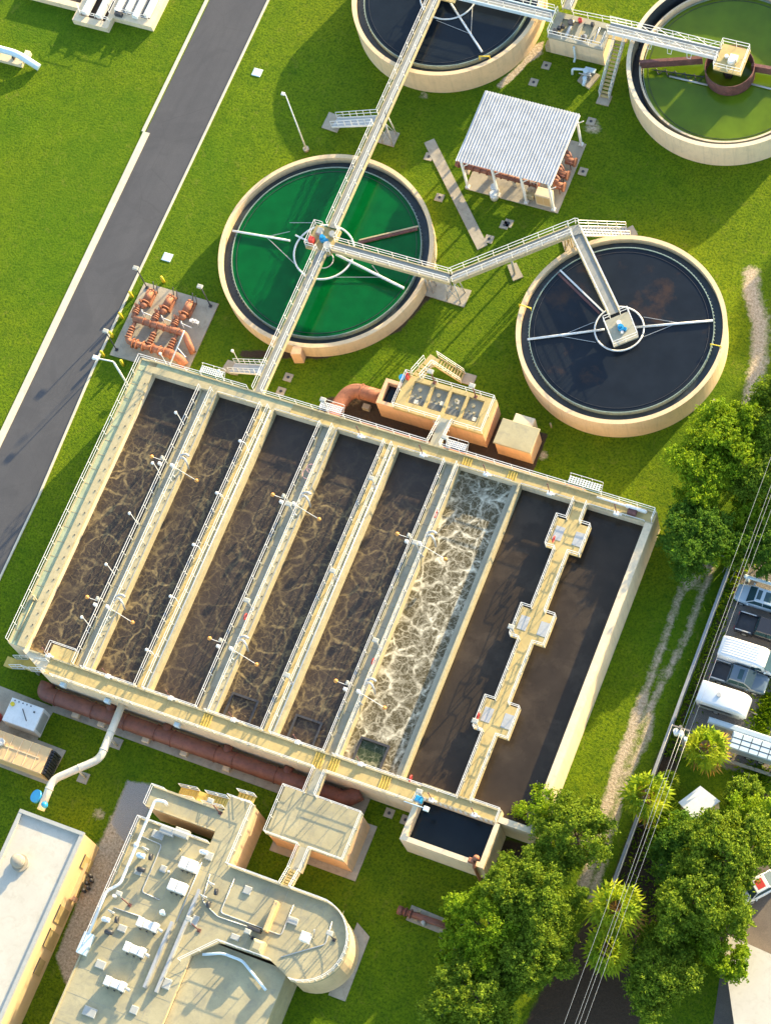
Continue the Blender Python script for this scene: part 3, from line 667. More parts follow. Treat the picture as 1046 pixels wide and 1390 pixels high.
# tank 2 works
w = MB(); ringtube(w, -12.9, 50.5, 2.95, 2.9, .085); part('feedwell', w, M['white'], c2)
w = MB(); arm(w, at3(609,0,2.95), at3(654,70,2.95), .11); part('rake_arm', w, M['white'], c2)
w = MB(); a0 = Vector((-13, 50.6, 2.95)); b0 = Vector(at3(609,0,2.95)); arm(w, a0, b0 + (b0-Vector(at3(654,70,2.95))).normalized()*0, .1); part('rake_arm', w, M['white'], c2)
for a, b in (((592,27),(637,45)), ((641,3),(639,45))):
    w = MB(); arm(w, at3(*a, 2.92), at3(*b, 2.92), .03, 5); part('guy_rod', w, M['steel'], c2)
w = MB(); w.box(-14.6, -11.6, 49.2, 52.0, 3.75, 3.95); part('drive_platform', w, M['deck'], c2)
w = MB(); w.cyl(-13, 50.6, .3, 3.75, .45, 16); part('centre_column', w, M['steel'], c2)
r = MB(); rail(r, [(-14.55,49.3,3.95),(-14.55,51.9,3.95),(-11.65,51.9,3.95)]); part('platform_railing', r, M['white'], c2)
# tank 4 works
w = MB(); w.lathe(16.95, 50.0, [(2.36, .9), (2.42, .9), (2.42, 3.2), (2.36, 3.2)], 64); part('feedwell', w, M['rust'], c4_)
for a, b, k in (((868,86),(953,80),0), ((1020,90),(1060,97),0)):
    p, q = at3(*a, 2.6), at3(*b, 2.6); w = MB(); w.obox(p, q, .35, 2.0, 3.0); part('rake_arm', w, M['rust'], c4_)
p, q = at3(908,103,1.75), at3(960,115,1.75)
w = MB(); arm(w, p, q, .1); arm(w, at3(1018,113,1.75), at3(1060,124,1.75), .1); part('scum_pipe', w, M['steel'], c4_)
w = MB()
for k in range(5):
    a = Vector(at3(890+k*13, 92+k*2, 1.68)); b = Vector(at3(893+k*13, 101+k*3, 1.68)); w.tube([a, b], .05, 5)
    b2 = Vector(at3(903+k*13, 93+k*2.4, 1.68)); w.tube([b, b2], .04, 5)
w.tube([at3(884,94,1.68), at3(955,104,1.68)], .06, 5); part('rake_truss', w, M['dark'], c4_)
w = MB()
for k in range(6): w.tube([(16.85+.5*math.cos(k), 49.9+.5*math.sin(k), .5), (16.85+.6*math.cos(k+1), 49.9+.6*math.sin(k+1), 4.0)], .06, 5)
w.cyl(16.85, 49.9, .3, 3.9, .4, 14); part('centre_column', w, M['dark'], c4_)
w = MB(); w.box(15.75, 18.55, 48.7, 51.7, 3.9, 4.1); part('drive_platform', w, M['deck'], c4_)
r = MB(); rail(r, [(15.8,50.1,4.1),(15.8,48.75,4.1),(18.5,48.75,4.1),(18.5,51.65,4.1),(15.8,51.65,4.1),(15.8,51.1,4.1)], sp=1.4); part('platform_railing', r, M['white'], c4_)
w = MB(); w.cyl(17.2, 49.9, 4.1, 4.6, .42, 14, .3); w.bbox(16.9,17.7,50.0,50.6,4.1,4.5); w.cyl(16.6,50.3,4.1,4.4,.2,12); part('drive_motor', w, M['white'], c4_)
# yellow drop pipes on tank rims
for px, py, qx, qy, z, t in ((650,76,664,76,3.3,'w'), (704,413,720,418,3.1,'e'), (964,467,978,470,3.1,'n')):
    w = MB(); a, b = Vector(at3(px,py,z+.15)), Vector(at3(qx,qy,z+.15)); w.tube([a+Vector((0,0,-.6)), a, b, b+Vector((0,0,-.5))], .06, 6)
    single('overflow_pipe', w, M['yellow'], {'w': 'yellow bent pipe on the rim of the black water tank at the top', 'e': 'yellow bent pipe on the west rim of the scum patched tank', 'n': 'yellow bent pipe on the east rim of the scum patched tank'}[t], 'pipe', 'yellow rim pipes')
# ------------------------------------------------------------------ walkway bridges
def bridge_leg(D, G, RL, p, q, w=.85, z=4.2, rl=True, rr=True):
    p, q = Vector(p), Vector(q); u = (q-p).normalized(); n = Vector((-u.y, u.x))
    D.obox(p, q, w-.02, z-.06, z)
    for s in (-1, 1):
        a = p+n*s*(w/2+.05); b = q+n*s*(w/2+.05); G.obox(a, b, .1, z-.42, z+.1)
        if (s > 0 and rl) or (s < 0 and rr): rail(RL, [(a.x, a.y, z+.08), (b.x, b.y, z+.08)], sp=1.6)
def legs(mb, x, y, dx, dy, z, w=.5):
    for sx in (-1, 1):
        for sy in (-1, 1): mb.tube([(x+sx*dx*.6, y+sy*dy*.6, z), (x+sx*dx, y+sy*dy, .1)], .07, 6)
    mb.tube([(x-dx*.7, y-dy*.7, z*.65), (x+dx, y-dy, .2)], .04, 5); mb.tube([(x+dx*.7, y-dy*.7, z*.65), (x-dx, y-dy, .2)], .04, 5); mb.tube([(x-dx*.7, y+dy*.7, z*.65), (x+dx, y+dy, .2)], .04, 5)
def stairs_part(t, p, q, w, z0, z1, n, m='white'):
    ss, tt, rr = MB(), MB(), MB(); stair(ss, tt, rr, p, q, w, z0, z1, n)
    part('stair_stringer', ss, M[m], t); part('stair_tread', tt, M['steel'] if m == 'white' else M['deck'], t); part('stair_railing', rr, M['white'], t)
def slab(poly, label, z=.14, m='pad', group='concrete slabs in the lawn'):
    w = MB(); w.prism(poly, -.1, z); return single('concrete_slab', w, M[m], label, 'concrete slab', group)
b1 = thing('walkway_bridge', 'long straight railed footbridge from the big basin over the emerald tank to the black tank', 'footbridge', (-13.55, 27, 0), 'raised footbridges')
D, G, RL = MB(), MB(), MB()
bridge_leg(D, G, RL, (-13.6, 3.1), (-13.6, 18.95), .8)
bridge_leg(D, G, RL, (-13.6, 21.6), (-13.6, 33.5), .8); bridge_leg(D, G, RL, (-13.6, 33.5), (-13.6, 34.7), .8, rl=False); bridge_leg(D, G, RL, (-13.6, 34.7), (-13.6, 49.2), .8)
part('deck', D, M['grate'], b1); part('girder', G, M['curb'], b1); part('railing', RL, M['white'], b1)
stairs_part(b1, (-14.1, 34.1), (-19.6, 34.7), 1.15, 4.15, .2, 17); stairs_part(b1, (-14.1, 5.5), (-18.7, 6.2), 1.05, 4.15, .2, 14)
L = MB(); legs(L, -13.5, 34.6, .55, .6, 3.8); part('support_frame', L, M['steel'], b1)
w = MB(); w.prism([(-13.1,8.6),(-12.2,8.9),(-12.3,9.6),(-13.2,9.6)], 0, 2.0); part('bracket', w, M['wall_salmon'], b1)
slab([(-14.6,33.9),(-12.8,33.85),(-12.8,35.5),(-14.3,35.5)], 'grey slab under the bridge legs between the black and emerald tanks')
slab([(-20.7,35.8),(-20.75,33.9),(-19.0,33.8),(-18.9,35.6)], 'small grey slab at the foot of the stair beside the black tank')
slab([(-19.55,6.95),(-19.75,5.75),(-18.7,5.6),(-18.0,5.7),(-18.0,6.9)], 'small cream slab at the stair foot north of the big basin')
b2 = thing('walkway_bridge', 'kinked railed footbridge from the emerald tank round to the middle of the scum patched tank', 'footbridge', (2, 22, 0), 'raised footbridges')
D, G, RL = MB(), MB(), MB()
bridge_leg(D, G, RL, (-12.7, 19.75), (-.45, 19.75), .85); bridge_leg(D, G, RL, (-.45, 19.8), (8.7, 27.9), .85); bridge_leg(D, G, RL, (9.25, 27.9), (15.6, 20.9), .95, 4.0)
D.prism([(8.3,28.2),(8.9,27.3),(9.8,28.0),(9.2,28.8)], 4.06, 4.17); rail(RL, [(8.35,28.2,4.2),(8.9,28.75,4.2),(9.2,28.8,4.2)])
part('deck', D, M['grate'], b2); part('girder', G, M['curb'], b2); part('railing', RL, M['white'], b2)
stairs_part(b2, (9.6, 28.3), (13.0, 31.3), 1.1, 4.0, .2, 15)
L = MB(); legs(L, -.6, 20.0, .7, .6, 3.8); legs(L, -3.2, 20.1, .3, .4, 3.8); part('support_frame', L, M['steel'], b2)
L = MB(); L.tube([(4.0, 23.9, 0), (4.0, 23.9, 3.9)], .12, 8); L.box(3.6, 4.4, 23.6, 24.2, 3.7, 3.82); part('support_post', L, M['steel'], b2)
L = MB(); legs(L, 8.2, 28.2, .4, .4, 3.8); part('support_frame', L, M['curb'], b2)
slab([(-3.6,19.2),(.55,19.1),(.6,21.0),(-3.65,20.85)], 'grey slab under the bridge legs on the east side of the emerald tank')
slab([(2.94,24.6),(4.1,23.15),(4.9,23.86),(3.7,25.1)], 'small grey slab under a single bridge post between the emerald and scum patched tanks')
slab([(7.0,28.8),(7.8,27.6),(9.0,28.6),(8.3,29.4)], 'small cream slab below the bridge corner by the scum patched tank')
slab([(12.5,31.6),(13.3,30.8),(13.9,31.4),(13.1,32.2)], 'small cream slab at the stair foot behind the scum patched tank')
slab([(-10.0,35.15),(-9.2,35.9),(.3,26.15),(-.45,25.35)], 'long narrow tan concrete slab lying diagonally in the lawn beside the white roofed shelter', .1)
b3 = thing('walkway_bridge', 'straight railed footbridge from the tan pump box to the black tank at the top', 'footbridge', (-6.5, 50.4, 0), 'raised footbridges')
D, G, RL = MB(), MB(), MB(); bridge_leg(D, G, RL, (-11.6, 50.4), (-1.4, 50.4), .9, 3.95); part('deck', D, M['grate'], b3); part('girder', G, M['pipe_pale'], b3); part('railing', RL, M['white'], b3)
b4 = thing('walkway_bridge', 'truss sided white footbridge from the tan pump box to the centre of the olive tank', 'footbridge', (10, 50.5, 0), 'raised footbridges')
D, G, RL = MB(), MB(), MB(); bridge_leg(D, G, RL, (4.4, 50.55), (15.7, 50.55), .95, 4.05)
for k in range(9):
    for yy in (50.02, 51.08): RL.tube([(6.4+k, yy, 4.1+1.0*(k%2)), (7.4+k, yy, 4.1+1.0*((k+1)%2))], .03, 4)
for x in (8.5, 10.6, 12.6): RL.tube([(x, 50.05, 3.7), (x+.15, 49.6, 3.4), (x+.5, 49.6, 3.4), (x+.5, 50.05, 3.7)], .04, 4)
part('deck', D, M['grate'], b4); part('girder', G, M['white'], b4); part('railing', RL, M['white'], b4)
w = MB(); legs(w, 6.9, 50.4, .3, .45, 3.7); part('support_frame', w, M['white'], b4)
b5 = thing('walkway_bridge', 'short footbridge running off the top edge north of the tan pump box', 'footbridge', (-.4, 56, 0), 'raised footbridges')
D, G, RL = MB(), MB(), MB(); bridge_leg(D, G, RL, (-.4, 51.5), (-.4, 64), .85, 3.95); part('deck', D, M['grate'], b5); part('girder', G, M['curb'], b5); part('railing', RL, M['white'], b5)

# ------------------------------------------------------------------ headworks box
hw = thing('pump_box', 'pale peach concrete box with railed top of hatches and valves between the two upper tanks', 'concrete box', (1.4, 50, 0))
w = MB(); w.box(-1.45, 4.3, 48.6, 51.5, 0, 2.75); part('wall', w, M['wall_cream'], hw)
w = MB(); w.box(-1.5, 4.4, 50.95, 51.55, 2.755, 3.0); w.box(-1.5, 4.4, 48.5, 48.95, 2.755, 3.0); w.box(-1.5, -.7, 48.95, 50.95, 2.755, 3.0)
for x in (1.1, 2.6, 4.0): w.box(x, x+.4, 48.95, 50.95, 2.755, 3.0)
part('top_beam', w, M['deck_grey'], hw)
w = MB(); w.box(-.7, 4.0, 48.96, 50.94, 2.76, 2.8); part('hatch_plate', w, M['roof_deck'], hw)
w = MB(); w.cyl(.3, 50.5, 3.0, 3.5, .28, 12); part('motor', w, M['dark'], hw)
w = MB(); w.cyl(1.1, 51.0, 3.0, 3.5, .2, 10); part('valve_wheel', w, M['red'], hw)
w = MB(); w.tube([(.35,48.95,3.05),(.35,50.9,3.05)], .17, 10); w.tube([(1.9,49.2,3.0),(1.9,49.2,3.6)],.06,6); w.cyl(2.2,49.4,2.95,3.3,.2,10); w.tube([(3.2,49.2,3.0),(3.3,50.7,3.3)],.09,8); part('top_pipe', w, M['steel'], hw)
w = MB()
for x, y in ((-.6,49.6),(-.3,49.9),(2.45,50.9),(2.1,49.2),(-.9,49.2)): w.bbox(x-.16,x+.16,y-.16,y+.16,3.0,3.5)
part('actuator', w, M['dark'], hw)
r = MB(); rail(r, [(-1.4,51.5,3.0),(-1.4,48.6,3.0),(4.2,48.6,3.0),(4.2,50.0,3.0)], sp=1.4); rail(r, [(.2,51.5,3.0),(6.4,51.5,3.4)], sp=1.6); part('railing', r, M['white'], hw)
w = MB(); w.box(4.3, 6.4, 50.0, 51.5, 2.8, 2.95); part('landing', w, M['deck'], hw)
stairs_part(hw, (5.6, 50.0), (5.6, 44.9), 1.0, 2.95, .15, 15, 'steel')
w = MB(); w.tube(fillet([(1.3,48.55,2.3),(1.3,48.4,2.3),(1.3,48.35,.6),(1.3,47.9,.4)],.2), .11, 8); part('drain_pipe', w, M['pipe_pale'], hw)
slab([(4.95,44.2),(6.25,44.2),(6.25,45.4),(4.95,45.4)], 'pale slab at the foot of the steep stair beside the olive tank', .15)
w = MB(); w.box(-2.0, -1.45, 48.6, 49.3, .0, 1.0); single('drain_box', w, M['curb'], 'small tan concrete box against the west end of the tan pump box', 'box')
slab([(2.3,46.1),(3.75,45.55),(4.3,47.3),(2.7,47.7)], 'small pale slab carrying the pale blue pump beside the tan pump box', .25)
pp = thing('backflow_pump', 'pale blue pipework with valve on a small slab next to the tan pump box', 'pump', (3.1, 46.8, .25))
w = MB(); w.tube(fillet([(1.6,46.6,.3),(1.6,46.8,1.0),(2.6,47.0,1.0),(3.4,47.1,.9)],.25), .13, 10); part('inlet_pipe', w, M['pipe_pale'], pp)
w = MB(); w.cyl(3.0,46.9,.25,1.2,.28,14); w.cyl(3.1,46.2,.25,.9,.22,12); w.tube([(3.0,46.9,.7),(3.2,45.5,.6)],.16,10); w.box(2.8,3.9,46.9,47.4,.9,1.05); part('pump_body', w, M['pipe_pale'], pp)
w = MB(); w.tube([(2.4,46.5,1.0),(3.7,46.5,1.0)],.07,8); w.cyl(3.5,46.6,.25,1.35,.12,8); part('valve', w, M['steel'], pp)

# ------------------------------------------------------------------ shelter with ribbed roof
sh = thing('pump_shelter', 'open sided shelter with ribbed white metal roof on white posts', 'shelter', (.6, 35.5, 0))
w = MB(); x0, x1, y0, y1 = -4.45, 5.4, 31.6, 39.7; n = 33; vs = []; fs = []
pf = []
for k in range(n):
    a = x0+(x1-x0)*k/n; d = (x1-x0)/n
    pf += [(a, .0), (a+d*.5, .0), (a+d*.62, .1), (a+d*.88, .1)]
pf.append((x1, .0))
for (yy, zz) in ((y0, 4.95), (y1, 5.2)): vs += [(a, yy, zz+h) for a, h in pf]
m_ = len(pf)
for k in range(m_-1): fs.append((k, k+1, m_+k+1, m_+k))
w.add(vs, fs); part('roof_sheet', w, M['metal_roof'], sh)
w = MB()
for f in np.linspace(0.02, .98, 6): y = y0+(y1-y0)*f; z = 4.95+.25*f; w.box(x0+.05, x1-.05, y-.06, y+.06, z-.16, z-.012)
w.box(x0-.02, x0+.06, y0, y1, 4.85, 5.0); w.box(x1-.06, x1+.03, y0, y1, 4.85, 5.0)
part('purlin', w, M['white'], sh)
for x, y in ((-3.9,31.65),(-.68,31.65),(2.3,31.65),(5.15,31.65),(5.2,39.3),(-3.9,39.3),(.6,39.3)):
    w = MB(); w.box(x-.1, x+.1, y-.1, y+.1, .12, 4.95); w.box(x-.2,x+.2,y-.2,y+.2,.12,.3); part('post', w, M['white'], sh)
    w = MB(); s_ = 1 if y < 35 else -1; w.tube([(x, y, 4.0), (x+.7, y, 4.8)], .05, 4); part('brace', w, M['white'], sh)
slab([(-4.1,31.4),(5.65,31.4),(5.65,39.5),(-4.1,39.5)], 'large stained concrete floor slab under the white roofed shelter', .12)
pm = thing('pipe_manifold', 'rusty red pipe header running under the white roofed shelter', 'pipework', (0, 33.6, .12), 'red pipe assemblies')
w = MB(); w.tube([(-5.6,33.2,1.3),(3.2,33.2,1.3)], .3, 12)
for x in np.arange(-5.3, 3.2, .75): w.tube([(x,33.2,1.3),(x+.08,33.2,1.3)], .4, 12)
part('header_pipe', w, M['pipe'], pm)
for x in (-4.5,-2,.6,3): w = MB(); w.box(x-.2,x+.2,32.95,33.45,.12,1.05); part('pipe_support', w, M['pad'], pm)
def pump_small(x, y, label):
    t = thing('water_pump', label, 'pump', (x, y, .12), 'rusty pumps under the shelter')
    w = MB(); w.tube([(x-.5,y,.9),(x+.4,y,.9)], .38, 14); w.tube([(x+.4,y,.9),(x+.55,y,.9)], .5, 14); w.ball(x-.45,y+.3,1.0,.35,12,8); part('pump_body', w, M['pipe_salmon'], t)
    w = MB(); w.tube(fillet([(x,y+.2,.9),(x-.5,y+.8,1.2),(x-1.6,y+.7,1.3)],.4), .2, 10); part('outlet_pipe', w, M['pipe'], t)
    w = MB(); w.tube([(x+.15,y-.5,.2),(x+.15,y-.5,1.5)], .05, 6); w.tube([(x-.1,y-.5,1.5),(x+.4,y-.5,1.5)], .05, 6); part('valve_wheel', w, M['rust'], t)
pump_small(5.1, 36.8, 'rusty red pump under the north east corner of the white roofed shelter')
pump_small(4.9, 35.2, 'rusty pump midway along the east side of the white roofed shelter')
pump_small(5.0, 33.9, 'salmon orange pump nearest the south east corner of the white roofed shelter')
cb = thing('equipment_cabinet', 'tan metal cabinet at the south east corner under the white roofed shelter', 'cabinet', (4.3, 32.2, .12))
w = MB(); w.bbox(3.3, 4.9, 31.75, 32.7, .14, 2.0); part('housing', w, M['wall_cream'], cb)
w = MB(); w.box(3.4, 4.1, 31.735, 31.75, .4, 1.8); w.box(4.15, 4.8, 31.735, 31.75, .4, 1.8); part('door', w, M['tan_metal'], cb)
for k, (x, y, s) in enumerate(((-1.1, 31.95, 'white chemical drum standing left of a shelter post'), (-.9, 31.2, 'white chemical drum in front of a shelter post'))):
    w = MB(); w.cyl(x, y, .12, 1.1, .38, 16); w.cyl(x, y, 1.1, 1.15, .3, 16); w.cyl(x+.12, y, 1.15, 1.22, .07, 8); single('drum', w, M['white'], s, 'drum', 'white drums by the shelter')
w = MB(); w.bbox(1.9, 2.9, 32.0, 32.5, .14, .9, .1); w.tube([(2.2,32.2,.9),(2.2,32.2,1.6)], .1, 8); single('dosing_unit', w, M['curb'], 'small cream dosing unit beside the tan cabinet under the shelter', 'machine')
w = MB()
for dx in (0,.35,.7): w.tube([(2.4+dx,33.0,.12),(2.4+dx,33.0,2.4)], .03, 4)
for z in (.7,1.3,1.9,2.4): w.tube([(2.4,33.0,z),(3.1,33.0,z)], .03, 4)
single('pipe_rack', w, M['steel'], 'thin steel rack standing behind the tan cabinet under the shelter', 'rack')

# ------------------------------------------------------------------ open air booster pumps on the west slab
slab([(-31.15,12.3),(-22.9,12.3),(-22.9,4.5),(-23.2,4.05),(-31.2,3.9)], 'large pale concrete slab carrying three salmon pumps beside the road', .16)
mf = thing('pipe_manifold', 'salmon pipe loop with three cross pipes on the pale slab beside the road', 'pipework', (-26.8, 6.6, .16), 'red pipe assemblies')
def flange_parts(parent, pts, r, m):
    for p in pts:
        w = MB(); flanges(w, [p], r); part('flange', w, M[m], parent)
def flanges(mb, pts, r):
    for p, d in pts:
        p = Vector(p); d = Vector(d).normalized()*.05; mb.tube([p-d, p+d], r, 12)
w = MB(); w.tube(fillet([(-30.1,7.95,.95),(-24.5,7.95,.95),(-23.6,7.0,.9),(-23.1,6.5,.3)],.5), .33, 12); flanges(w, [((-29+k*.75,7.95,.95),(1,0,0)) for k in range(6)], .40); part('header_pipe', w, M['pipe_salmon'], mf)
w = MB(); w.tube(fillet([(-29.85,6.6,.85),(-29.8,5.5,.85),(-27,5.55,.85)],.6), .3, 12); w.tube([(-27,5.55,.85),(-25.6,5.55,.9)], .38, 12); w.tube(fillet([(-25.6,5.55,.9),(-24,5.4,.9),(-23.3,5.0,.4)],.5), .45, 12)
flanges(w, [((-29.1,5.5,.85),(1,0,0)),((-28.7,5.5,.85),(1,0,0)),((-28,5.52,.85),(1,0,0)),((-27,5.55,.85),(1,0,0)),((-26.2,5.55,.85),(1,0,0)),((-25.6,5.55,.9),(1,0,0)),((-24.9,5.5,.9),(1,0,0))], .52); part('header_pipe', w, M['pipe_salmon'], mf)
for x in (-29.87, -27.5, -25.3):
    w = MB(); w.tube([(x,7.6,.9),(x+.03,5.8,.88)], .2, 10); flanges(w, [((x,7.0-.28*k,.9),(0,1,0)) for k in range(5)], .33); part('cross_pipe', w, M['pipe_salmon'], mf)
for x, y in ((-28.6,7.95),(-26,7.95),(-28.3,5.5),(-24.6,5.4)): w = MB(); w.box(x-.18,x+.18,y-.25,y+.25,.16,.65); part('pipe_support', w, M['pad'], mf)
def booster(x, label):
    t = thing('booster_pump', label, 'pump', (x, 9.8, .16), 'salmon pumps beside the road')
    w = MB(); w.bbox(x-.4, x+.4, 9.9, 11.6, .16, .5); w.box(x-.5,x-.42,9.7,11.6,.3,.55); part('base_frame', w, M['pipe_salmon'], t)
    w = MB(); w.tube([(x,10.1,.95),(x,11.2,.95)], .38, 12); w.tube([(x,11.2,.95),(x,11.45,.95)], .3, 12); part('motor', w, M['pipe_salmon'], t)
    w = MB(); w.ball(x-.05, 9.6, .95, .38, 14, 8); w.ball(x-.48, 9.25, 1.0, .3, 12, 8); w.cyl(x-.3,9.75,1.1,1.7,.12,8); w.tube([(x-.05,9.9,.95),(x-.05,10.05,.95)],.44,12); w.tube([(x-.62,9.25,1.1),(x-.62,9.25,1.55)],.14,8); w.tube([(x,10.1,.95),(x,9.5,.95)], .22, 10); part('volute', w, M['pipe_salmon'], t)
    w = MB(); w.tube(fillet([(x-.45,9.2,1.0),(x-.5,8.6,1.0),(x-.5,8.0,.95)],.3), .24, 10); flanges(w, [((x-.49,8.95-.2*k,1.0),(0,1,0)) for k in range(3)], .38); part('outlet_pipe', w, M['pipe_salmon'], t)
    w = MB(); w.tube([(x+.25,11.3,.5),(x+.25,11.9,1.9)], .05, 6); w.tube([(x+.5,11.5,.3),(x+.5,11.9,1.5)], .04, 6); part('gauge_stand', w, M['dark'], t)
    w = MB(); w.tube([(x,8.9,.95),(x+1.3,8.75,.95)], .05, 6); w.tube([(x+.1,9.0,1.2),(x+.5,8.5,.4)], .05, 6); part('sample_line', w, M['white'], t)
for x, l in ((-29.75,'salmon booster pump closest to the road, its motor pointing away from the basin'), (-27.55,'middle of the three salmon booster pumps on the pale slab'), (-25.4,'salmon booster pump nearest the emerald tank on the pale slab')): booster(x, l)
w = MB(); w.box(-24.6,-23.6,9.3,9.6,.9,1.05); w.cyl(-24.4,9.4,.16,.9,.05,6); w.cyl(-23.8,9.4,.16,.9,.05,6); w.cyl(-24.2,9.45,1.05,1.4,.12,8); w.cyl(-23.9,9.5,1.05,1.35,.1,8); single('gauge_bench', w, M['white'], 'white gauge bench standing right of the three salmon pumps', 'bench')
for i, (x, y) in enumerate(((-29.3,12.95),(-31.71,10.46),(-31.73,8.02),(-31.78,5.81),(-29.42,3.28),(-31.75,3.6))):
    w = MB(); w.cyl(x, y, 0, 1.05, .15, 12); w.ball(x, y, 1.05, .15, 12, 6)
    single('bollard', w, M['yellow'], ['yellow bollard off the north corner of the salmon pump slab','yellow bollard northernmost of the row along the road kerb','yellow bollard second from the north in the row along the road kerb','yellow bollard by the south west lamp of the salmon pump slab','yellow bollard between the salmon pump slab and the basin corner','yellow bollard closest to the bent street lamp head at the kerb'][i], 'bollard', 'yellow bollards round the pump slab')
def area_lamp(x, y, z, h, dx, dy, label, m='dark'):
    t = thing('area_lamp', label, 'lamp', (x, y, z), 'small area lamps')
    w = MB(); w.tube([(x,y,z),(x,y,z+h)], .06, 6); w.box(x-.15,x+.15,y-.15,y+.15,z,z+.1); part('post', w, M[m], t)
    w = MB(); w.tube([(x,y,z+h-.05),(x+dx*.5,y+dy*.5,z+h)], .04, 5); w.bbox(x+dx-.28,x+dx+.28,y+dy-.2,y+dy+.2,z+h-.08,z+h+.16); part('lamp_head', w, M['box_grey'], t)
area_lamp(-23.57, 11.81, .16, 3.6, -.3, .2, 'grey boxed area lamp at the tank side corner of the salmon pump slab')
area_lamp(-30.62, 11.8, .16, 3.6, -.3, .2, 'grey area lamp at the road side north corner of the salmon pump slab')
area_lamp(-30.73, 4.58, .16, 3.6, -.2, .2, 'grey area lamp at the road side south corner of the salmon pump slab')

# ------------------------------------------------------------------ blower / valve box north of the basin
bl = thing('valve_chamber', 'long peach concrete chamber with railed grey top of valves between basin and lawn', 'concrete box', (2.6, 7.5, 0))
w = MB(); w.box(-1.1, 8.0, 5.95, 9.6, 0, 2.7); w.box(-2.85, -2.5, 5.95, 8.6, 0, 3.1); w.box(-2.5, -1.1, 5.95, 6.3, 0, 3.1); w.box(-2.5, -1.1, 8.25, 8.6, 0, 3.1); part('wall', w, M['wall_salmon'], bl)
w = MB(); w.box(-1.1, 8.0, 5.95, 6.85, 2.705, 3.1); w.box(-1.1, 8.0, 9.15, 9.6, 2.705, 3.1); w.box(-1.1, -.1, 6.85, 9.15, 2.705, 3.1); w.box(6.95, 8.0, 6.85, 9.15, 2.705, 3.1)
for x in (1.6, 3.4, 5.15): w.box(x, x+.28, 6.85, 9.15, 2.705, 3.1)
part('top_beam', w, M['deck'], bl)
w = MB(); w.box(-.1, 6.95, 6.85, 9.15, 2.70, 2.74); part('chamber_floor', w, M['deck_grey'], bl)
w = MB(); w.prism([(3.35,5.5),(4.0,5.95),(2.9,5.95)], 0, 3.0); part('buttress', w, M['wall_salmon'], bl)
ws = MB(); ws.sheet([(-2.5,6.3),(-1.1,6.3),(-1.1,8.25),(-2.5,8.25)], 2.3); struct('water', ws, M['w_black'])
for i, x in enumerate((.7, 2.6, 4.4, 6.1)):
    w = MB(); w.cyl(x, 8.4, 2.74, 3.15, .1, 8); w.tube([(x+.17*math.cos(a),8.4+.17*math.sin(a),3.15) for a in np.linspace(0,2*PI,11)], .025, 4); w.tube([(x-.17,8.4,3.15),(x+.17,8.4,3.15)], .02, 4); part('valve', w, M['curb'], bl); w = MB(); w.cyl(x+.25, 7.8, 2.74, 3.0, .1, 8); part('valve_stem', w, M['curb'], bl); w = MB(); w.cyl(x-.25, 7.9, 2.74, 2.95, .08, 8); part('valve_stem', w, M['curb'], bl)
    w = MB(); w.box(x-.15+.5*(i%2), x+.25+.5*(i%2), 7.0+(i%3)*.6, 7.4+(i%3)*.6, 2.74, 2.95); part('junction_box', w, M['pipe_white'], bl)
    w = MB()
    for k in range(6): w.box(x-.65, x+.65, 6.9+k*.13, 6.96+k*.13, 2.74, 2.80)
    part('grating', w, M['grate'], bl)
r = MB(); rail(r, [(.6,9.55,3.1),(7.9,9.55,3.1),(7.9,6.0,3.1),(5.05,6.0,3.1)], sp=1.5); rail(r, [(3.75,6.0,3.1),(-1.05,6.0,3.1),(-1.05,9.55,3.1),(-.6,9.55,3.1)], sp=1.5); part('railing', r, M['white'], bl)
w = MB(); w.obox((4.45,3.1),(4.45,5.95),1.1,3.95,4.15); part('bridge_deck', w, M['deck_grey'], bl)
r = MB(); rail(r, [(3.85,3.1,4.2),(3.85,6.0,3.4)], sp=1.2); rail(r, [(5.05,3.1,4.2),(5.05,6.0,3.4)], sp=1.2); part('bridge_railing', r, M['white'], bl)
ss, tt, rr = MB(), MB(), MB()
stair(ss, tt, rr, (-.1,9.6), (.35,11.5), .95, 3.1, 2.6, 4); tt.prism([(-.2,11.5),(.9,11.2),(1.1,12.1),(.1,12.4)], 2.5, 2.6); stair(ss, tt, rr, (.9,11.9), (3.3,11.9), 1.0, 2.6, .2, 10)
part('stair_stringer', ss, M['curb'], bl); part('stair_tread', tt, M['deck'], bl); part('stair_railing', rr, M['white'], bl)
w = MB(); w.bbox(-.95,-.7,9.0,9.4,3.1,3.9); part('hose_box', w, M['red'], bl)
w = MB(); w.tube([(-.7,9.75,.5),(-1.3,9.75,3.2)], .05,5); w.cyl(-1.5,9.2,2.2,3.0,.3,12); part('tank', w, M['blue'], bl)
for x, y in ((1.75,9.5),(6.0,9.3)): area_lamp(x, y, 3.1, 2.2, -.1, .1, 'slim brown area lamp on the north rail of the peach valve chamber, ' + ('western one' if x < 3 else 'eastern one'), 'rust')
slab([(3.2,11.5),(4.4,11.5),(4.4,12.6),(3.2,12.6)], 'small tan slab at the stair foot north of the peach valve chamber')
sb = thing('equipment_hut', 'small flat roofed salmon concrete hut beside the peach valve chamber', 'hut', (10.9, 7, 0))
w = MB(); w.box(9.2, 12.7, 5.7, 8.1, 0, 2.6); part('wall', w, M['wall_salmon'], sb)
w = MB(); w.bbox(9.08, 12.82, 5.58, 8.2, 2.605, 2.78); part('roof', w, M['roof_deck'], sb)
w = MB(); w.bbox(9.95, 11.9, 8.22, 9.2, 0, 2.35); part('annex', w, M['wall_cream'], sb)
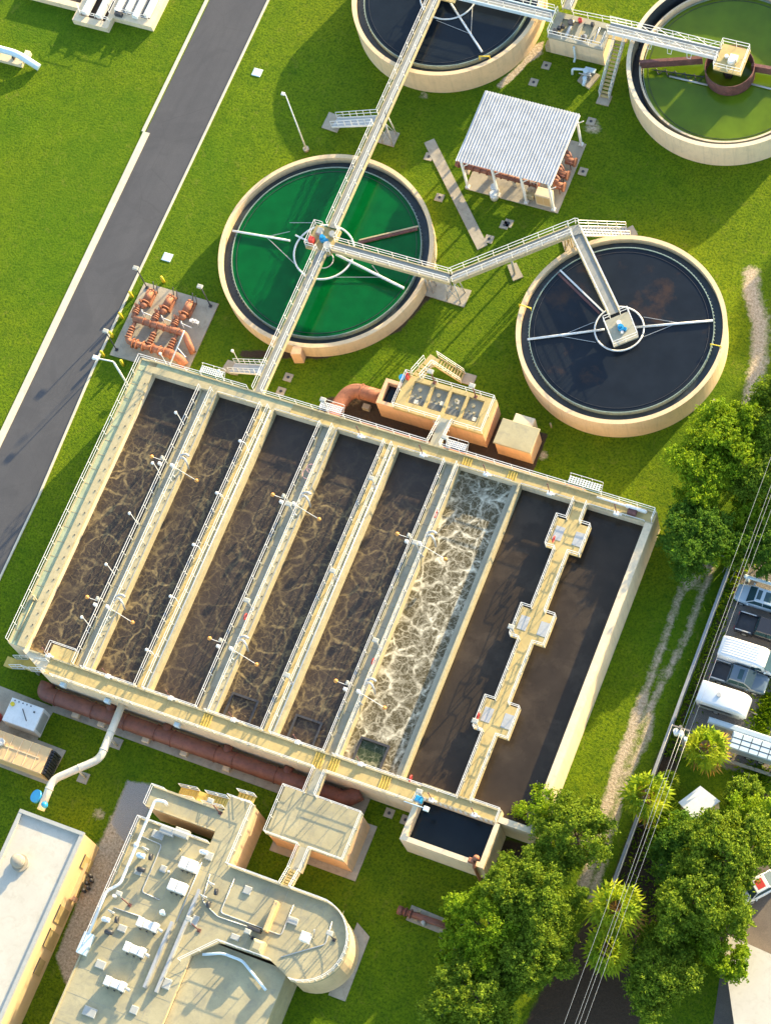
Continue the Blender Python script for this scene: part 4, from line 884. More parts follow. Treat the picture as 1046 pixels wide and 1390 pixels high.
# brown pipes on the north side
pn = thing('air_pipe', 'thick salmon elbow pipe joining the peach valve chamber to the basin', 'pipe', (-5, 6, 0), 'large red brown pipes')
w = MB(); w.tube(fillet([(-2.85,7.25,1.3),(-6.3,7.25,1.3),(-6.9,4.9,1.2),(-6.9,3.1,1.2)],1.3,8), .72, 20); part('pipe_run', w, M['pipe_salmon'], pn)
w = MB(); flanges(w, [((-5.2,7.25,1.3),(1,0,0)),((-6.85,5.0,1.2),(.1,1,0))], .82); part('flange', w, M['pipe_salmon'], pn)
w = MB(); w.box(-4.8,-4.1,6.0,6.5,0,.6); part('pipe_support', w, M['pad'], pn)
pn2 = thing('air_pipe', 'thin red pipe running along the outside of the north basin wall', 'pipe', (8, 3.6, 0), 'large red brown pipes')
w = MB(); w.tube([(-3.5,3.45,3.2),(19,3.45,3.2)], .2, 8); part('pipe_run', w, M['pipe_salmon'], pn2)
w = MB()
for x in np.arange(-3, 19, 2.2): w.box(x-.08,x+.08,3.1,3.5,2.9,3.0)
part('bracket', w, M['steel'], pn2)

# ------------------------------------------------------------------ brown header along the south wall
ph = thing('air_pipe', 'very thick red brown pipe with collars lying along the south wall of the basin', 'pipe', (-6, -30.2, 0), 'large red brown pipes')
w = MB(); w.tube(fillet([(-22.0,-29.25,1.3),(-22.0,-30.2,1.3),(8.6,-30.2,1.3),(9.6,-29.15,1.3)],1.1,8), .74, 24); part('pipe_run', w, M['pipe'], ph)
for x in (-20.6,-16.8,-13.4,-10.3,-8.6,-4.2,-2.4,1.8,5.4,7.9):
    w = MB(); flanges(w, [((x,-30.2,1.3),(1,0,0))], .82); part('flange', w, M['pipe'], ph)
for x in (-15.2,-9.4,-3.3,2.7):
    w = MB(); w.tube([(x,-30.2,1.45),(x,-29.15,1.6)], .45, 14); part('branch_pipe', w, M['pipe'], ph)
for x in (-18.6,-15.9,-11.3,-7.4,-3.1,3.2): w = MB(); w.bbox(x-.35,x+.35,-31.2,-30.75,.12,.55); part('pipe_support', w, M['wall_cream'], ph)
w = MB(); w.prism([(-21.2,-31.35),(10.3,-31.5),(10.3,-29.15),(-21.2,-29.15)], -.1, .12); single('concrete_slab', w, M['pad'], 'long grey concrete strip under the thick red brown pipe', 'concrete slab', 'concrete slabs in the lawn')
for x, y in ((-19.6,-29.0),(-15.0,-29.05),(-7.9,-29.0)):
    w = MB(); w.bbox(x-.25,x+.25,y-.55,y-.16,3.3,3.9); w.tube([(x,y-.35,3.3),(x,y-.35,2.6)], .08, 6); single('junction_box', w, M['pipe_pale'], 'pale blue junction box hung on the south basin wall, ' + {-19.6:'near its west stair',-15.0:'above the off white pipe',-7.9:'midway along'}[x], 'junction box', 'boxes on the south wall')
wp = thing('transfer_pipe', 'off white pipe crossing the lawn from the basin to the white roofed building', 'pipe', (-15, -34.5, 0))
w = MB(); w.tube(fillet([(-13.75,-29.15,3.1),(-13.55,-34.5,3.1),(-16.9,-37.7,3.1),(-16.75,-40.6,3.1)],.7,6), .36, 16); part('pipe_run', w, M['pipe_white'], wp)
flange_parts(wp, [((-13.65,-31.8,3.1),(0,1,0)),((-13.58,-33.6,3.1),(0,1,0)),((-15.0,-35.9,3.1),(1,1,0)),((-16.85,-38.6,3.1),(0,1,0))], .40, 'pipe_white')
for x, y in ((-13.75,-32.3),(-15.3,-36.0)): w = MB(); w.tube([(x,y,.2),(x,y,2.8)], .12, 8); part('pipe_post', w, M['pipe_white'], wp)
w = MB(); w.tube([(-17.6,-39.6,2.9),(-17.75,-39.6,3.2)], .6, 20); w.tube([(-17.7,-39.6,3.0),(-16.9,-39.5,3.1)], .15, 8); part('valve', w, M['blue'], wp)
w = MB(); w.ball(-16.6,-40.1,3.2,.34,12,8); part('valve_cap', w, M['blue'], wp)
# ------------------------------------------------------------------ box house and control building
bh = thing('pump_house', 'square cream concrete block with railed flat top south of the basin', 'concrete block', (7.6, -33.7, 0))
w = MB(); w.box(3.95, 11.3, -35.85, -31.55, 0, 4.1); part('wall', w, M['wall_salmon'], bh)
w = MB(); w.bbox(3.85, 11.4, -35.95, -31.45, 4.105, 4.3, .03); part('roof_slab', w, M['roof_deck'], bh)
w = MB()
for k in range(1, 6): w.box(3.9+k*1.25-.012, 3.9+k*1.25+.012, -35.9, -31.5, 4.3, 4.312)
part('roof_joint', w, M['deck_grey'], bh)
r = MB(); rail(r, [(5.75,-31.5,4.3),(3.9,-31.5,4.3),(3.9,-35.9,4.3),(7.1,-35.9,4.3)], sp=1.4); rail(r, [(8.25,-35.9,4.3),(11.35,-35.9,4.3),(11.35,-31.5,4.3),(6.95,-31.5,4.3)], sp=1.4); part('railing', r, M['white'], bh)
w = MB(); w.box(3.6, 3.85, -35.6, -35.0, 3.2, 3.5); part('bracket', w, M['steel'], bh)
slab([(3.5,-36.5),(11.85,-36.5),(11.85,-31.3),(3.5,-31.3)], 'concrete apron under the square cream block south of the basin', .1)
gw = thing('gangway', 'short grey gangway from the south walkway of the basin to the square cream block', 'gangway', (6.35, -30.3, 0), 'raised gangways')
D, G, RL = MB(), MB(), MB(); bridge_leg(D, G, RL, (6.35,-29.15), (6.35,-31.45), .95, 4.32); part('deck', D, M['deck_grey'], gw); part('girder', G, M['curb'], gw); part('railing', RL, M['white'], gw)
gw = thing('gangway', 'short gangway with yellowish steps from the square cream block down to the control building roof', 'gangway', (7.7, -37.5, 0), 'raised gangways')
D, G, RL = MB(), MB(), MB(); bridge_leg(D, G, RL, (7.7,-35.95), (7.7,-38.1), .95, 4.32); part('deck', D, M['deck_grey'], gw); part('girder', G, M['curb'], gw)
ss, tt = MB(), MB(); stair(ss, tt, RL, (7.65,-39.75), (7.7,-38.1), .95, 5.0, 4.35, 6); part('stair_stringer', ss, M['curb'], gw); part('stair_tread', tt, M['deck'], gw); part('railing', RL, M['white'], gw)
ZR = 5.0
ct = thing('control_building', 'sprawling flat roofed control building with rounded east end and railed roof full of equipment', 'building', (2, -45, 0))
arc = [(11.2+3.55*math.cos(a), -43.4+3.55*math.sin(a)) for a in np.linspace(PI/2, -PI/2, 21)]
hall = [(2.15,-39.85)] + arc + [(8.9,-46.0),(4.1,-46.1),(2.15,-48.0)]
w = MB(); w.box(-7.0, 2.15, -68, -38.55, 0, ZR-.25); w.prism(hall, 0, ZR-.25); w.box(-7.0, -.2, -37.35, -35.5, 0, ZR-.25); w.box(-.2, 2.15, -38.55, -34.1, 0, ZR-.25); part('wall', w, M['wall'], ct)
w = MB()
for q in ((-7.08, 2.15, -68, -38.5), (-7.08, -.2, -37.4, -35.42), (-.2, 2.23, -38.5, -34.02)): w.box(*q, ZR-.245, ZR)
harc = [(11.2+3.63*math.cos(a), -43.4+3.63*math.sin(a)) for a in np.linspace(PI/2, -PI/2, 21)]
w.prism([(2.16,-39.78)] + harc + [(8.9,-46.08),(4.1,-46.18),(2.16,-48.0)], ZR-.245, ZR); part('roof', w, M['roof_deck'], ct)
w = MB()
for a, b in (((2.4,-39.8),(11.2,-39.8)),): w.obox(a, b, .16, ZR, ZR+.32)
for i in range(len(harc)-1): w.obox(harc[i], harc[i+1], .16, ZR, ZR+.32)
w.box(-7.08,-6.95,-68,-38.5,ZR,ZR+.16); w.box(-7.0,-.2,-35.6,-35.42,ZR,ZR+.2); w.box(-6.95,-.3,-37.4,-37.28,ZR,ZR+.12); w.box(-6.9,-.2,-38.62,-38.5,ZR,ZR+.12); part('parapet', w, M['curb'], ct)
w = MB()
rail(w, [(-7.0,-50.5,ZR+.1),(-7.0,-38.55,ZR+.1),(-.2,-38.55,ZR+.1)], sp=1.7); rail(w, [(-7.0,-37.35,ZR),(-7.0,-35.5,ZR),(-5.8,-35.5,ZR)], sp=1.4); rail(w, [(-.2,-34.1,ZR),(2.15,-34.1,ZR),(2.15,-39.8,ZR)], sp=1.5)
rail(w, [(2.15,-39.8,ZR+.3),(7.1,-39.8,ZR+.3)], sp=1.6); rail(w, [(8.25,-39.8,ZR+.3),(11.2,-39.8,ZR+.3)]+[(x,y,ZR+.3) for x, y in harc[1:]], sp=1.2); part('railing', w, M['white'], ct); w = MB(); rail(w, [(8.9,-46.05,ZR),(4.1,-46.1,ZR),(1.5,-48.8,ZR)], sp=1.5)
part('railing', w, M['white'], ct)
# outer stair at the north edge of the roof
ss, tt, rr = MB(), MB(), MB(); stair(ss, tt, rr, (-.2,-34.75), (-2.6,-34.75), .95, ZR, 3.8, 8); tt.box(-3.4,-2.6,-35.2,-34.3,3.7,3.8); stair(ss, tt, rr, (-3.4,-34.75), (-5.6,-34.75), .95, 3.8, 2.4, 8); part('stair_stringer', ss, M['steel'], ct); part('stair_tread', tt, M['step'], ct); part('stair_railing', rr, M['white'], ct); ss, tt, rr = MB(), MB(), MB(); stair(ss, tt, rr, (1.9,-33.6), (.1,-33.6), .75, 4.6, 4.0, 5)
ss.box(-3.2,-2.8,-34.9,-34.6,0,3.7); part('stair_stringer', ss, M['steel'], ct); part('stair_tread', tt, M['step'], ct); part('stair_railing', rr, M['white'], ct)
w = MB()
for y in (-40.9,-43.2,-45.4,-47.7,-50,-52.3,-54.6,-57): w.box(-6.9,2.1,y-.015,y+.015,ZR,ZR+.012)
for x in (-4.6,-2.2,.3): w.box(x-.015,x+.015,-60,-38.7,ZR,ZR+.012)
for x in (4.4,6.2,8.0,9.8,11.6,13.2): w.box(x-.015,x+.015,-46,-40,ZR,ZR+.012)
for x in (-5.6,-4.3,-3.0,-1.7): w.box(x-.015,x+.015,-37.2,-35.7,ZR,ZR+.012)
part('roof_joint', w, M['deck_grey'], ct)
w = MB(); w.box(-.55,-.3,-52,-46.0,ZR,ZR+.6); w.box(.55,.8,-52,-42.6,ZR,ZR+.5); part('cable_trunk', w, M['steel'], ct)
w = MB(); w.box(2.2, 10.5, -68, -46.3, 0, 4.5); part('lower_wing', w, M['roof_deck'], ct)
for pts in ([(-6.3,-40,5.06),(-4.2,-40.1,5.06),(-4.2,-44.5,5.06),(-2.4,-44.6,5.06)], [(-6.0,-46.6,5.06),(-3.4,-46.5,5.06)], [(-.2,-40.3,5.06),(-.2,-45.8,5.06)], [(.9,-41,5.06),(1.2,-43.4,5.06),(3.0,-44.2,5.06),(5.8,-44.1,5.06)], [(3.1,-40.6,5.06),(3.1,-43.8,5.06),(8.9,-43.8,5.06),(8.9,-41,5.06)], [(9.6,-45.5,5.06),(12.8,-43.2,5.06),(12.6,-41.2,5.06)]):
    w = MB(); w.tube(fillet(pts, .3, 3), .055, 6); part('conduit', w, M['steel'], ct)
for x, y, sx, sy in ((-4.9,-39.4,1.1,.7),(-3.2,-42.0,.6,.6),(-5.2,-43.0,.7,.5),(.2,-39.6,.7,.7),(1.3,-45.2,.6,.9),(-4.5,-48.0,.8,.6),(-5.0,-51.5,.9,.7),(-.6,-54.0,.7,.7),(1.2,-51.0,.7,.9),(-4.2,-55.5,1.2,.8),(4.6,-41.2,.7,.7),(9.4,-42.3,.9,.6),(5.2,-45.3,.8,.5)):
    w = MB(); w.bbox(x-sx/2,x+sx/2,y-sy/2,y+sy/2,ZR,ZR+.18); part('hatch', w, M['box_grey'], ct)
for i, x in enumerate((-6.9, 2.1)): pass
w = MB()
for y in (-41.3,-45.2,-49): w.box(2.151, 2.16, y, y+.1, 0, 1)
# things on the roof
def hvac(x, y, sx, sy, label, rows=1):
    t = thing('air_conditioner', label, 'air conditioner', (x, y, ZR), 'roof air conditioners')
    w = MB(); w.box(x-sx/2+.1, x+sx/2-.1, y-sy/2+.1, y+sy/2-.1, ZR, ZR+.25); part('base_frame', w, M['steel'], t)
    if rows == 1:
        w = MB(); w.bbox(x-sx/2, x-.04, y-sy/2, y+sy/2, ZR+.25, ZR+1.0, .04); w.bbox(x+.02, x+sx/2, y-sy/2, y+sy/2, ZR+.25, ZR+1.05, .04); part('housing', w, M['white'], t)
    else:
        w = MB(); w.bbox(x-sx/2, x-sx/2+.55, y-sy/2, y+sy/2, ZR+.25, ZR+.95, .04); w.bbox(x-sx/2+.6, x+sx/2-.5, y-sy/2+.05, y+sy/2-.05, ZR+.25, ZR+.8, .04); w.bbox(x+sx/2-.45, x+sx/2, y-sy/2, y+sy/2, ZR+.25, ZR+.95, .04); part('housing', w, M['white'], t)
        w = MB(); w.tube([(x+sx/2, y, ZR+.6), (x+sx/2+.5, y-.1, ZR+.6)], .14, 8); part('duct', w, M['steel'], t)
    w = MB()
    for k in range(3): w.cyl(x-sx/2+.3+k*(sx-.6)/2, y-sy/2-.12, ZR, ZR+.35, .05, 6)
    part('refrigerant_line', w, M['dark'], t)
hvac(-1.0, -41.0, 1.6, .95, 'white two piece air conditioner on the control building roof, nearest the light well')
hvac(-1.15, -43.1, 1.6, .95, 'white two piece air conditioner second from the light well on the control building roof')
hvac(-2.3, -47.0, 1.9, .8, 'long white air conditioner beside the cable trunk on the control building roof, northern one', 2)
hvac(-2.5, -49.35, 1.9, .8, 'long white air conditioner beside the cable trunk, second from the north', 2)
hvac(-2.9, -52.6, 1.9, .8, 'long white air conditioner on the control building roof, third along the trunk', 2)
rp = thing('vent_pipe', 'long white pipe bending along the west roof edge of the control building', 'pipe', (-6, -43, ZR))
w = MB(); w.tube(fillet([(-5.2,-36.7,ZR+.2),(-5.2,-36.6,ZR+1.0),(-6.1,-36.75,ZR+1.0),(-6.05,-41.0,ZR+.9),(-6.0,-44.6,ZR+.9),(-6.9,-45.6,ZR+.9),(-6.95,-49.4,ZR+.6)],.35,5), .14, 10); part('pipe_run', w, M['white'], rp)
w = MB(); w.box(-7.35,-6.5,-51.3,-49.4,ZR-.1,ZR+.6); part('inlet_box', w, M['pipe_pale'], rp)
w = MB(); w.tube([(-6.25,-41.0,ZR+.9),(-5.9,-41.0,ZR+.9)], .2, 8); w.tube([(-6.2,-45.7,ZR+.7),(-6.2,-45.7,ZR)], .14, 8); part('flange', w, M['white'], rp)
for i, (px, py, k) in enumerate(((470,380,0),(555,395,0))):
    x, y = at(120+px/4.358, 1040+py/4.358, ZR+.5); w = MB(); w.bbox(x-.75, x+.6, y-.4, y+.35, ZR, ZR+.55); single('roof_cabinet', w, M['box_grey'], 'pale grey low cabinet by the light well rail, ' + ('left one' if i == 0 else 'right one'), 'cabinet', 'low roof cabinets')
def vent(px, py, r, h, label, m='steel', ell=False):
    x, y = at(120+px/4.358, 1040+py/4.358, ZR); t = thing('roof_vent', label, 'roof vent', (x, y, ZR), 'roof vents')
    w = MB(); w.cyl(x, y, ZR, ZR+h*.7, r*.7, 12); part('vent_pipe', w, M[m], t)
    w = MB(); w.cyl(x, y, ZR+h*.7, ZR+h, r, 12, r*.6)
    if ell: w.tube([(x,y,ZR+h*.85),(x+.6,y+.05,ZR+h*.8)], r*.9, 8)
    part('vent_cap', w, M[m], t)
vent(310, 540, .26, 1.0, 'pale vent with a curved arm beside the white roof pipe', 'pipe_pale', True)
vent(310, 620, .24, .9, 'black capped vent left of the first air conditioner', 'dark', True)
vent(100, 915, .24, .8, 'white elbow vent near the west roof edge', 'white', True)
vent(120, 990, .24, .9, 'black capped vent south of the white elbow vent', 'dark', True)
vent(450, 880, .26, 1.2, 'pale blue vent at the end of the cable trunk', 'pipe_pale')
vent(680, 520, .22, 1.0, 'white double vent at the north east corner of the roof rail', 'white', True)
vent(480, 630, .12, .5, 'tiny white stub vent between air conditioners', 'white'); vent(545, 500, .12, .5, 'tiny tan stub vent by the north roof rail', 'curb')
def lattice(px, py, label):
    x, y = at(120+px/4.358, 1040+py/4.358, ZR); t = thing('lifting_davit', label, 'davit', (x, y, ZR), 'roof davits')
    w = MB(); w.tube([(x,y,ZR),(x,y,ZR+1.5)], .07, 6); w.tube(fillet([(x,y,ZR+1.5),(x,y,ZR+2.0),(x+.8,y-.1,ZR+2.2)],.4), .06, 6); part('post', w, M['steel'], t)
    w = MB(); w.tube([(x+.5,y-.4,ZR+.5),(x+.75,y-.35,ZR+.5)], .3, 12); part('hose_reel', w, M['dark'], t)
for p, l in (((735,715),'grey davit with hose reel in the middle of the control building roof'), ((690,790),'grey davit south of the middle hose reel on the roof'), ((350,510),'tan davit close to the white roof pipe'), ((150,880),'tan davit close to the bottom left of the control building roof')): lattice(*p, l)
for px, py, k in ((245,825,'west half, near the roof pipe'), (655,975,'centre, beside the diagonal rail'), (780,280,'north wing')):
    x, y = at(120+px/4.358, 1040+py/4.358, ZR); area_lamp(x, y, ZR, 2.6, -.4, .3, 'slim area lamp on the control building roof, ' + k, 'rust')
w = MB(); x, y = 7.6, -42.7; w.bbox(x-.18, x+.18, -44.0, -41.3, ZR, ZR+.9); single('roof_screen', w, M['tan_metal'], 'long low tan screen box on the rounded hall roof', 'box')
w = MB(); w.bbox(6.0, 7.2, -44.3, -44.0, ZR, ZR+.7); single('roof_screen', w, M['dark'], 'short dark screen box on the rounded hall roof', 'box')
w = MB(); w.bbox(7.0, 8.1, -46.0, -44.9, ZR, ZR+1.1, .25); single('roof_cowl', w, M['curb'], 'cream hooded cowl at the south rail of the rounded hall', 'vent')
cr = thing('roof_unit', 'small white hoist unit near the rounded east end of the roof', 'hoist', (11.3, -43.4, ZR))
w = MB(); w.bbox(10.9,11.7,-43.8,-43.0,ZR+.9,ZR+1.7); part('housing', w, M['white'], cr)
w = MB(); [w.tube([(x,y,ZR),(x,y,ZR+.9)], .05, 5) for x in (11.0,11.6) for y in (-43.7,-43.1)]; w.tube([(11.6,-42.9,ZR),(11.9,-42.6,ZR+1.8)], .06, 6); part('stand', w, M['steel'], cr)
for px, py, l in ((800,595,'left'),(318,585,'right')):
    x, y = at(270+px/4.358, 1140+py/4.358, ZR); area_lamp(x, y, ZR, 1.5, -.2, .2, 'squat grey area lamp on the rounded hall roof, ' + ('east end' if l == 'left' else 'near the south rail'))
w = MB(); w.tube(fillet([(3.0,-47.6,4.75),(4.6,-46.9,4.75),(6.5,-46.9,4.75),(9.4,-48.5,4.75)],.4), .13, 8); single('process_pipe', w, M['pipe_pale'], 'pale blue bent pipe below the south rail of the rounded hall', 'pipe')
slab([(13.4,-39.8),(14.9,-40.6),(15.0,-46.5),(13.4,-46.5)], 'pale slab outside the rounded east end of the control building', .1)
# ------------------------------------------------------------------ white roofed building, containers
wb = thing('workshop_building', 'cream building with large white membrane roof in the bottom left corner', 'building', (-14.5, -50, 0))
w = MB(); w.box(-17.7, -11.35, -70, -41.5, 0, 4.8); part('wall', w, mat('warm yellow wall', (0.78, 0.58, 0.30), .75, .06, .5, (.5,.36,.2), .25), wb)
w = MB(); w.box(-17.45, -11.6, -70, -41.75, 4.805, 4.86); part('roof', w, M['roof_white'], wb)
w = MB(); w.box(-17.78,-11.27,-41.75,-41.42,4.805,5.12); w.box(-11.6,-11.27,-70,-41.75,4.805,5.1); w.box(-17.78,-17.45,-70,-41.75,4.805,5.1); part('parapet', w, M['box_grey'], wb)
w = MB(); x, y = at(27.7,1172,5); w.cyl(x, y, 4.86, 5.15, .78, 24); w.cyl(x, y, 5.15, 5.5, .5, 24); w.cyl(x, y, 5.5, 6.0, .62, 24); w.ball(x, y, 6.0, .6, 24, 8, .45); part('roof_vent', w, M['pad'], wb)
for y0, y1, z0, z1, n in ((-44.0,-42.9,0,2.6,'door'), (-49.3,-47.8,.6,3.2,'window'), (-51.6,-50.0,.5,3.1,'window'), (-54,-52.6,.9,2.5,'window')):
    w = MB(); w.box(-11.345, -11.28, y0, y1, z0, z1); f = part(n, w, M['deck'], wb); w = MB(); w.box(-11.36, -11.24, y0-.05, y1+.05, z1, z1+.05); part('lintel', w, M['dark'], f)
w = MB(); w.box(-11.35,-11.05,-46.9,-43.4,1.6,1.72); w.box(-11.35,-10.9,-46.9,-46.5,.9,1.6); part('service_box', w, M['wall_salmon'], wb)
w = MB(); w.tube([(-17.9,-70,4.7),(-17.9,-41.6,4.7)], .08, 6); part('gutter', w, M['dark'], wb)
for k in range(5):
    x, y = -10.9+.25*(k%2), -44.2-.35*k; w = MB(); w.cyl(x, y, 0, .5+.1*(k%3), .16, 10); w.ball(x, y, .55, .2, 8, 6); single('drum', w, M['dark'], 'dark small canister by the yellow wall of the white roofed building, ' + ORD[k] + ' from the lawn', 'canister', 'dark canisters by the yellow wall')
slab([(-30,-30.6),(-20.9,-30.9),(-21.2,-34.25),(-18.15,-34.3),(-18.4,-37.8),(-30,-37.7)], 'grey concrete pad under the white container and the tan generator housing', .1)
wc = thing('storage_container', 'white metal container box on the grey pad left of the thick brown pipe', 'container', (-22.6, -32.9, .1))
w = MB(); w.bbox(-24.35, -21.0, -34.0, -31.7, .12, 2.1, .04); part('housing', w, M['white'], wc)
w = MB(); w.tube([(-22.9,-32.4,2.15),(-21.9,-33.4,2.5)], .05, 6); part('lifting_bar', w, M['dark'], wc)
w = MB(); w.cyl(-24.0,-32.3,2.1,2.3,.2,12); part('warning_lamp', w, M['yellow'], wc)
for k in range(5): w = MB(); w.box(-24.0+k*.42,-23.9+k*.42,-31.95,-31.85,2.1,2.16); part('roof_stud', w, M['dark'], wc)
w = MB(); w.box(-21.8,-21.65,-32.4,-32.25,2.1,2.16); part('roof_stud', w, M['dark'], wc)
w = MB(); w.box(-21.0,-20.97,-33.7,-32.0,.4,1.9); part('door', w, M['box_grey'], wc)
tg = thing('generator_housing', 'long tan metal generator housing with black grille end', 'generator', (-22, -36.2, .1))
w = MB(); w.bbox(-30, -18.5, -37.5, -35.0, .12, 2.5, .05); part('housing', w, M['tan_metal'], tg)
w = MB()
for k in range(12): w.box(-30+k*.95, -29.93+k*.95, -37.45, -35.05, 2.5, 2.55)
w.box(-30,-19.2,-36.25,-36.15,2.5,2.56); part('roof_seam', w, M['wall'], tg)
w = MB()
for k in range(9): w.box(-18.5,-18.2,-37.3+k*.26,-37.12+k*.26,.3,2.2)
w.box(-18.5,-18.42,-37.4,-35.1,.2,2.4); part('radiator_grille', w, M['dark'], tg)
w = MB(); x, y = at(2,1008,2.7); w.cyl(x, y, 2.5, 3.0, .35, 14); w.tube([(x-1.2,y,2.8),(x+.2,y-.1,2.8)], .22, 10); part('exhaust', w, M['steel'], tg)
w = MB(); w.cyl(*at(-2,975),.1,1.3,.45,14); single('drum', w, M['red'], 'red drum at the left photo edge beside the white container', 'drum')
for x, y, l in ((-13.9,-32.1,'beside the off white pipe, close to the brown pipe'), (-15.5,-36.1,'below the bend of the off white pipe')):
    w = MB(); w.box(x-.5,x+.5,y-.5,y+.5,0,.1); w.box(x-.25,x+.25,y-.25,y+.25,.1,.13); single('valve_box', w, M['pad'], 'square concrete valve cover ' + l, 'valve cover', 'square valve covers in the lawn')
hp = thing('pipe_fitting', 'short red brown pipe lying on a grey slab in the south lawn', 'pipe', (19.3, -37.5, .1), 'large red brown pipes')
w = MB(); w.tube([(16.9,-37.62,.6),(21.7,-37.5,.6)], .3, 14); part('pipe_run', w, M['pipe'], hp)
flange_parts(hp, [((17.2,-37.6,.6),(1,0,0)),((17.7,-37.6,.6),(1,0,0)),((21,-37.5,.6),(1,0,0))], .42, 'pipe'); w = MB(); w.tube([(16.5,-37.63,.6),(16.9,-37.62,.6)], .4, 12); part('end_cap', w, M['pipe'], hp)
for x in (18.2,20.6):
    for y in (-37.85,-37.1): w = MB(); w.box(x-.15,x+.15,y-.1,y+.1,.1,.4); part('pipe_support', w, M['curb'], hp)
w = MB(); w.cyl(19.0,-37.95,.1,.7,.18,10); w.ball(19.0,-37.95,.75,.2,10,6); part('valve', w, M['box_grey'], hp)
slab([(17.35,-36.75),(22.2,-36.95),(22.15,-38.25),(17.35,-38.15)], 'grey slab under the short red brown pipe in the south lawn', .1)
# ------------------------------------------------------------------ valve covers
def cover(x, y, label, s=.42, m='pad'):
    t = thing('valve_box', label, 'valve cover', (x, y, 0), 'square valve covers in the lawn')
    w = MB(); w.box(x-s, x+s, y-s, y+s, 0, .09); part('frame', w, M[m], t)
    w = MB(); w.cyl(x, y, .09, .12, s*.36, 12); part('lid', w, M['dark'], t)
for x, y, l in ((-1.36,47.0,'nearest the south west foot of the tan pump box'), (-1.9,44.8,'second one south of the tan pump box'), (5.2,42.1,'north east of the white roofed shelter'), (6.4,36.5,'east of the white roofed shelter'), (-6.2,29.75,'left of the long diagonal tan slab'), (-8.95,33.8,'against the upper end of the long diagonal tan slab'), (.2,26.8,'at the lower end of the long diagonal tan slab'), (1.1,28.7,'between the long diagonal slab and the kinked footbridge'), (-13.1,7.0,'under the long bridge beside the emerald tank'), (-13.2,5.4,'against the north basin wall by the long bridge'), (26.85,16.6,'south east of the scum patched tank near the trees'), (12.4,-29.8,'close to the south wall left of the effluent tank'), (14.0,-29.9,'touching the west wall of the effluent tank'), (1.4,29.0,'tan one near the kinked footbridge')): cover(x, y, 'square concrete valve cover ' + l)
for px, py, l in ((349,98,'upper one near the light pole'), (227,349,'lower one near the salmon pumps')):
    x, y = at(px, py); w = MB(); w.bbox(x-.5, x+.5, y-.45, y+.45, 0, .08); single('pull_box', w, M['pipe_pale'], 'pale flat box in the grass right of the road, ' + l, 'box', 'pale boxes beside the road')
w = MB(); x, y = at(748, 580); w.tube([(x,y,0),(x,y,.9)], .09, 8); single('marker_post', w, M['curb'], 'short tan marker post in the lawn below the scum patched tank', 'post')
# ------------------------------------------------------------------ poles
lp = thing('light_pole', 'tall slender white light pole standing between road and emerald tank', 'light pole', (-21.27, 31.08, 0))
w = MB(); w.tube([(-21.27,31.08,0),(-21.27,31.08,10.2)], .085, 10, True, True, .05); part('pole', w, M['white'], lp)
w = MB(); w.cyl(-21.27,31.08,0,.35,.3,14); part('base', w, M['pad'], lp)
w = MB(); w.tube([(-21.27,31.08,10.1),(-21.5,31.2,10.3)], .06, 6); w.bbox(-21.75,-21.4,31.0,31.3,10.15,10.35,.06); part('lamp_head', w, M['white'], lp)
lp = thing('light_pole', 'white light pole with a bent arm on the north west corner of the basin', 'light pole', (-26.2, 0, 4.1))
w = MB(); w.tube([(-26.18,0.0,4.05),(-26.18,0.0,9.0)], .1, 8); w.tube(fillet([(-26.18,0,8.9),(-26.18,0,9.3),(-27.6,-.25,9.6)],.3), .07, 6); part('pole', w, M['white'], lp)
w = MB(); w.bbox(-28.15,-27.55,-.45,-.05,9.45,9.75,.08); part('lamp_head', w, M['white'], lp)
dv = thing('lifting_davit', 'white lifting davit on the north basin rail above the salmon pipes', 'davit', (-23.4, 3.0, 4.3), 'davits')
w = MB(); a = at3(231,494,4.3); w.tube([a, at3(250,449,7.3)], .07, 6); w.tube([at3(241,472,5.8), at3(252,485,5.2)], .05, 5); part('arm', w, M['white'], dv)
# lamps along the channel walkways
def globe(x, y, z, h, arm_x, label, group):
    t = thing('globe_lamp', label, 'lamp', (x, y, z), group)
    w = MB(); w.tube([(x,y,z),(x,y,z+h)], .04, 5); w.tube([(x,y,z+h),(x+arm_x,y,z+h+.05)], .035, 5); part('post', w, M['white'], t)
    w = MB(); w.ball(x+arm_x, y, z+h+.05, .155, 10, 6, .8); w.cyl(x+arm_x, y, z+h-.2, z+h-.05, .1, 8); part('lamp_head', w, M['white'], t)
for i, y in enumerate((-2.2,-7.6,-12.9,-18.2,-23.6)): globe(-19.16, y, T, 2.6, -.12, f'white globe lamp on the grey walkway nearest the road, {ORD[i]} from the far end', 'globe lamps along the walkways')
for i, y in enumerate((-2.7,-8.2,-13.6,-18.9,-24.3)): globe(-12.1, y, T, 1.7, -.5, f'white globe lamp over the sunny walkway nearest the road, {ORD[i]} from the far end', 'globe lamps along the walkways')
for i, (px, py, l) in enumerate(((217+9,476+18,'on the north rail above the salmon pipes'), (305,517,'on the north rail beside a white mesh platform'), (443,477,'x'))):
    if i < 2: x, y = at(px, py, 4.3); globe(x, y, T, 2.2, -.05, 'white globe lamp ' + l, 'globe lamps along the walkways')
x, y = at(327,497,0); globe(x, y, .1, 3.2, -.1, 'white globe lamp standing by the stair foot north of the basin', 'globe lamps along the walkways')
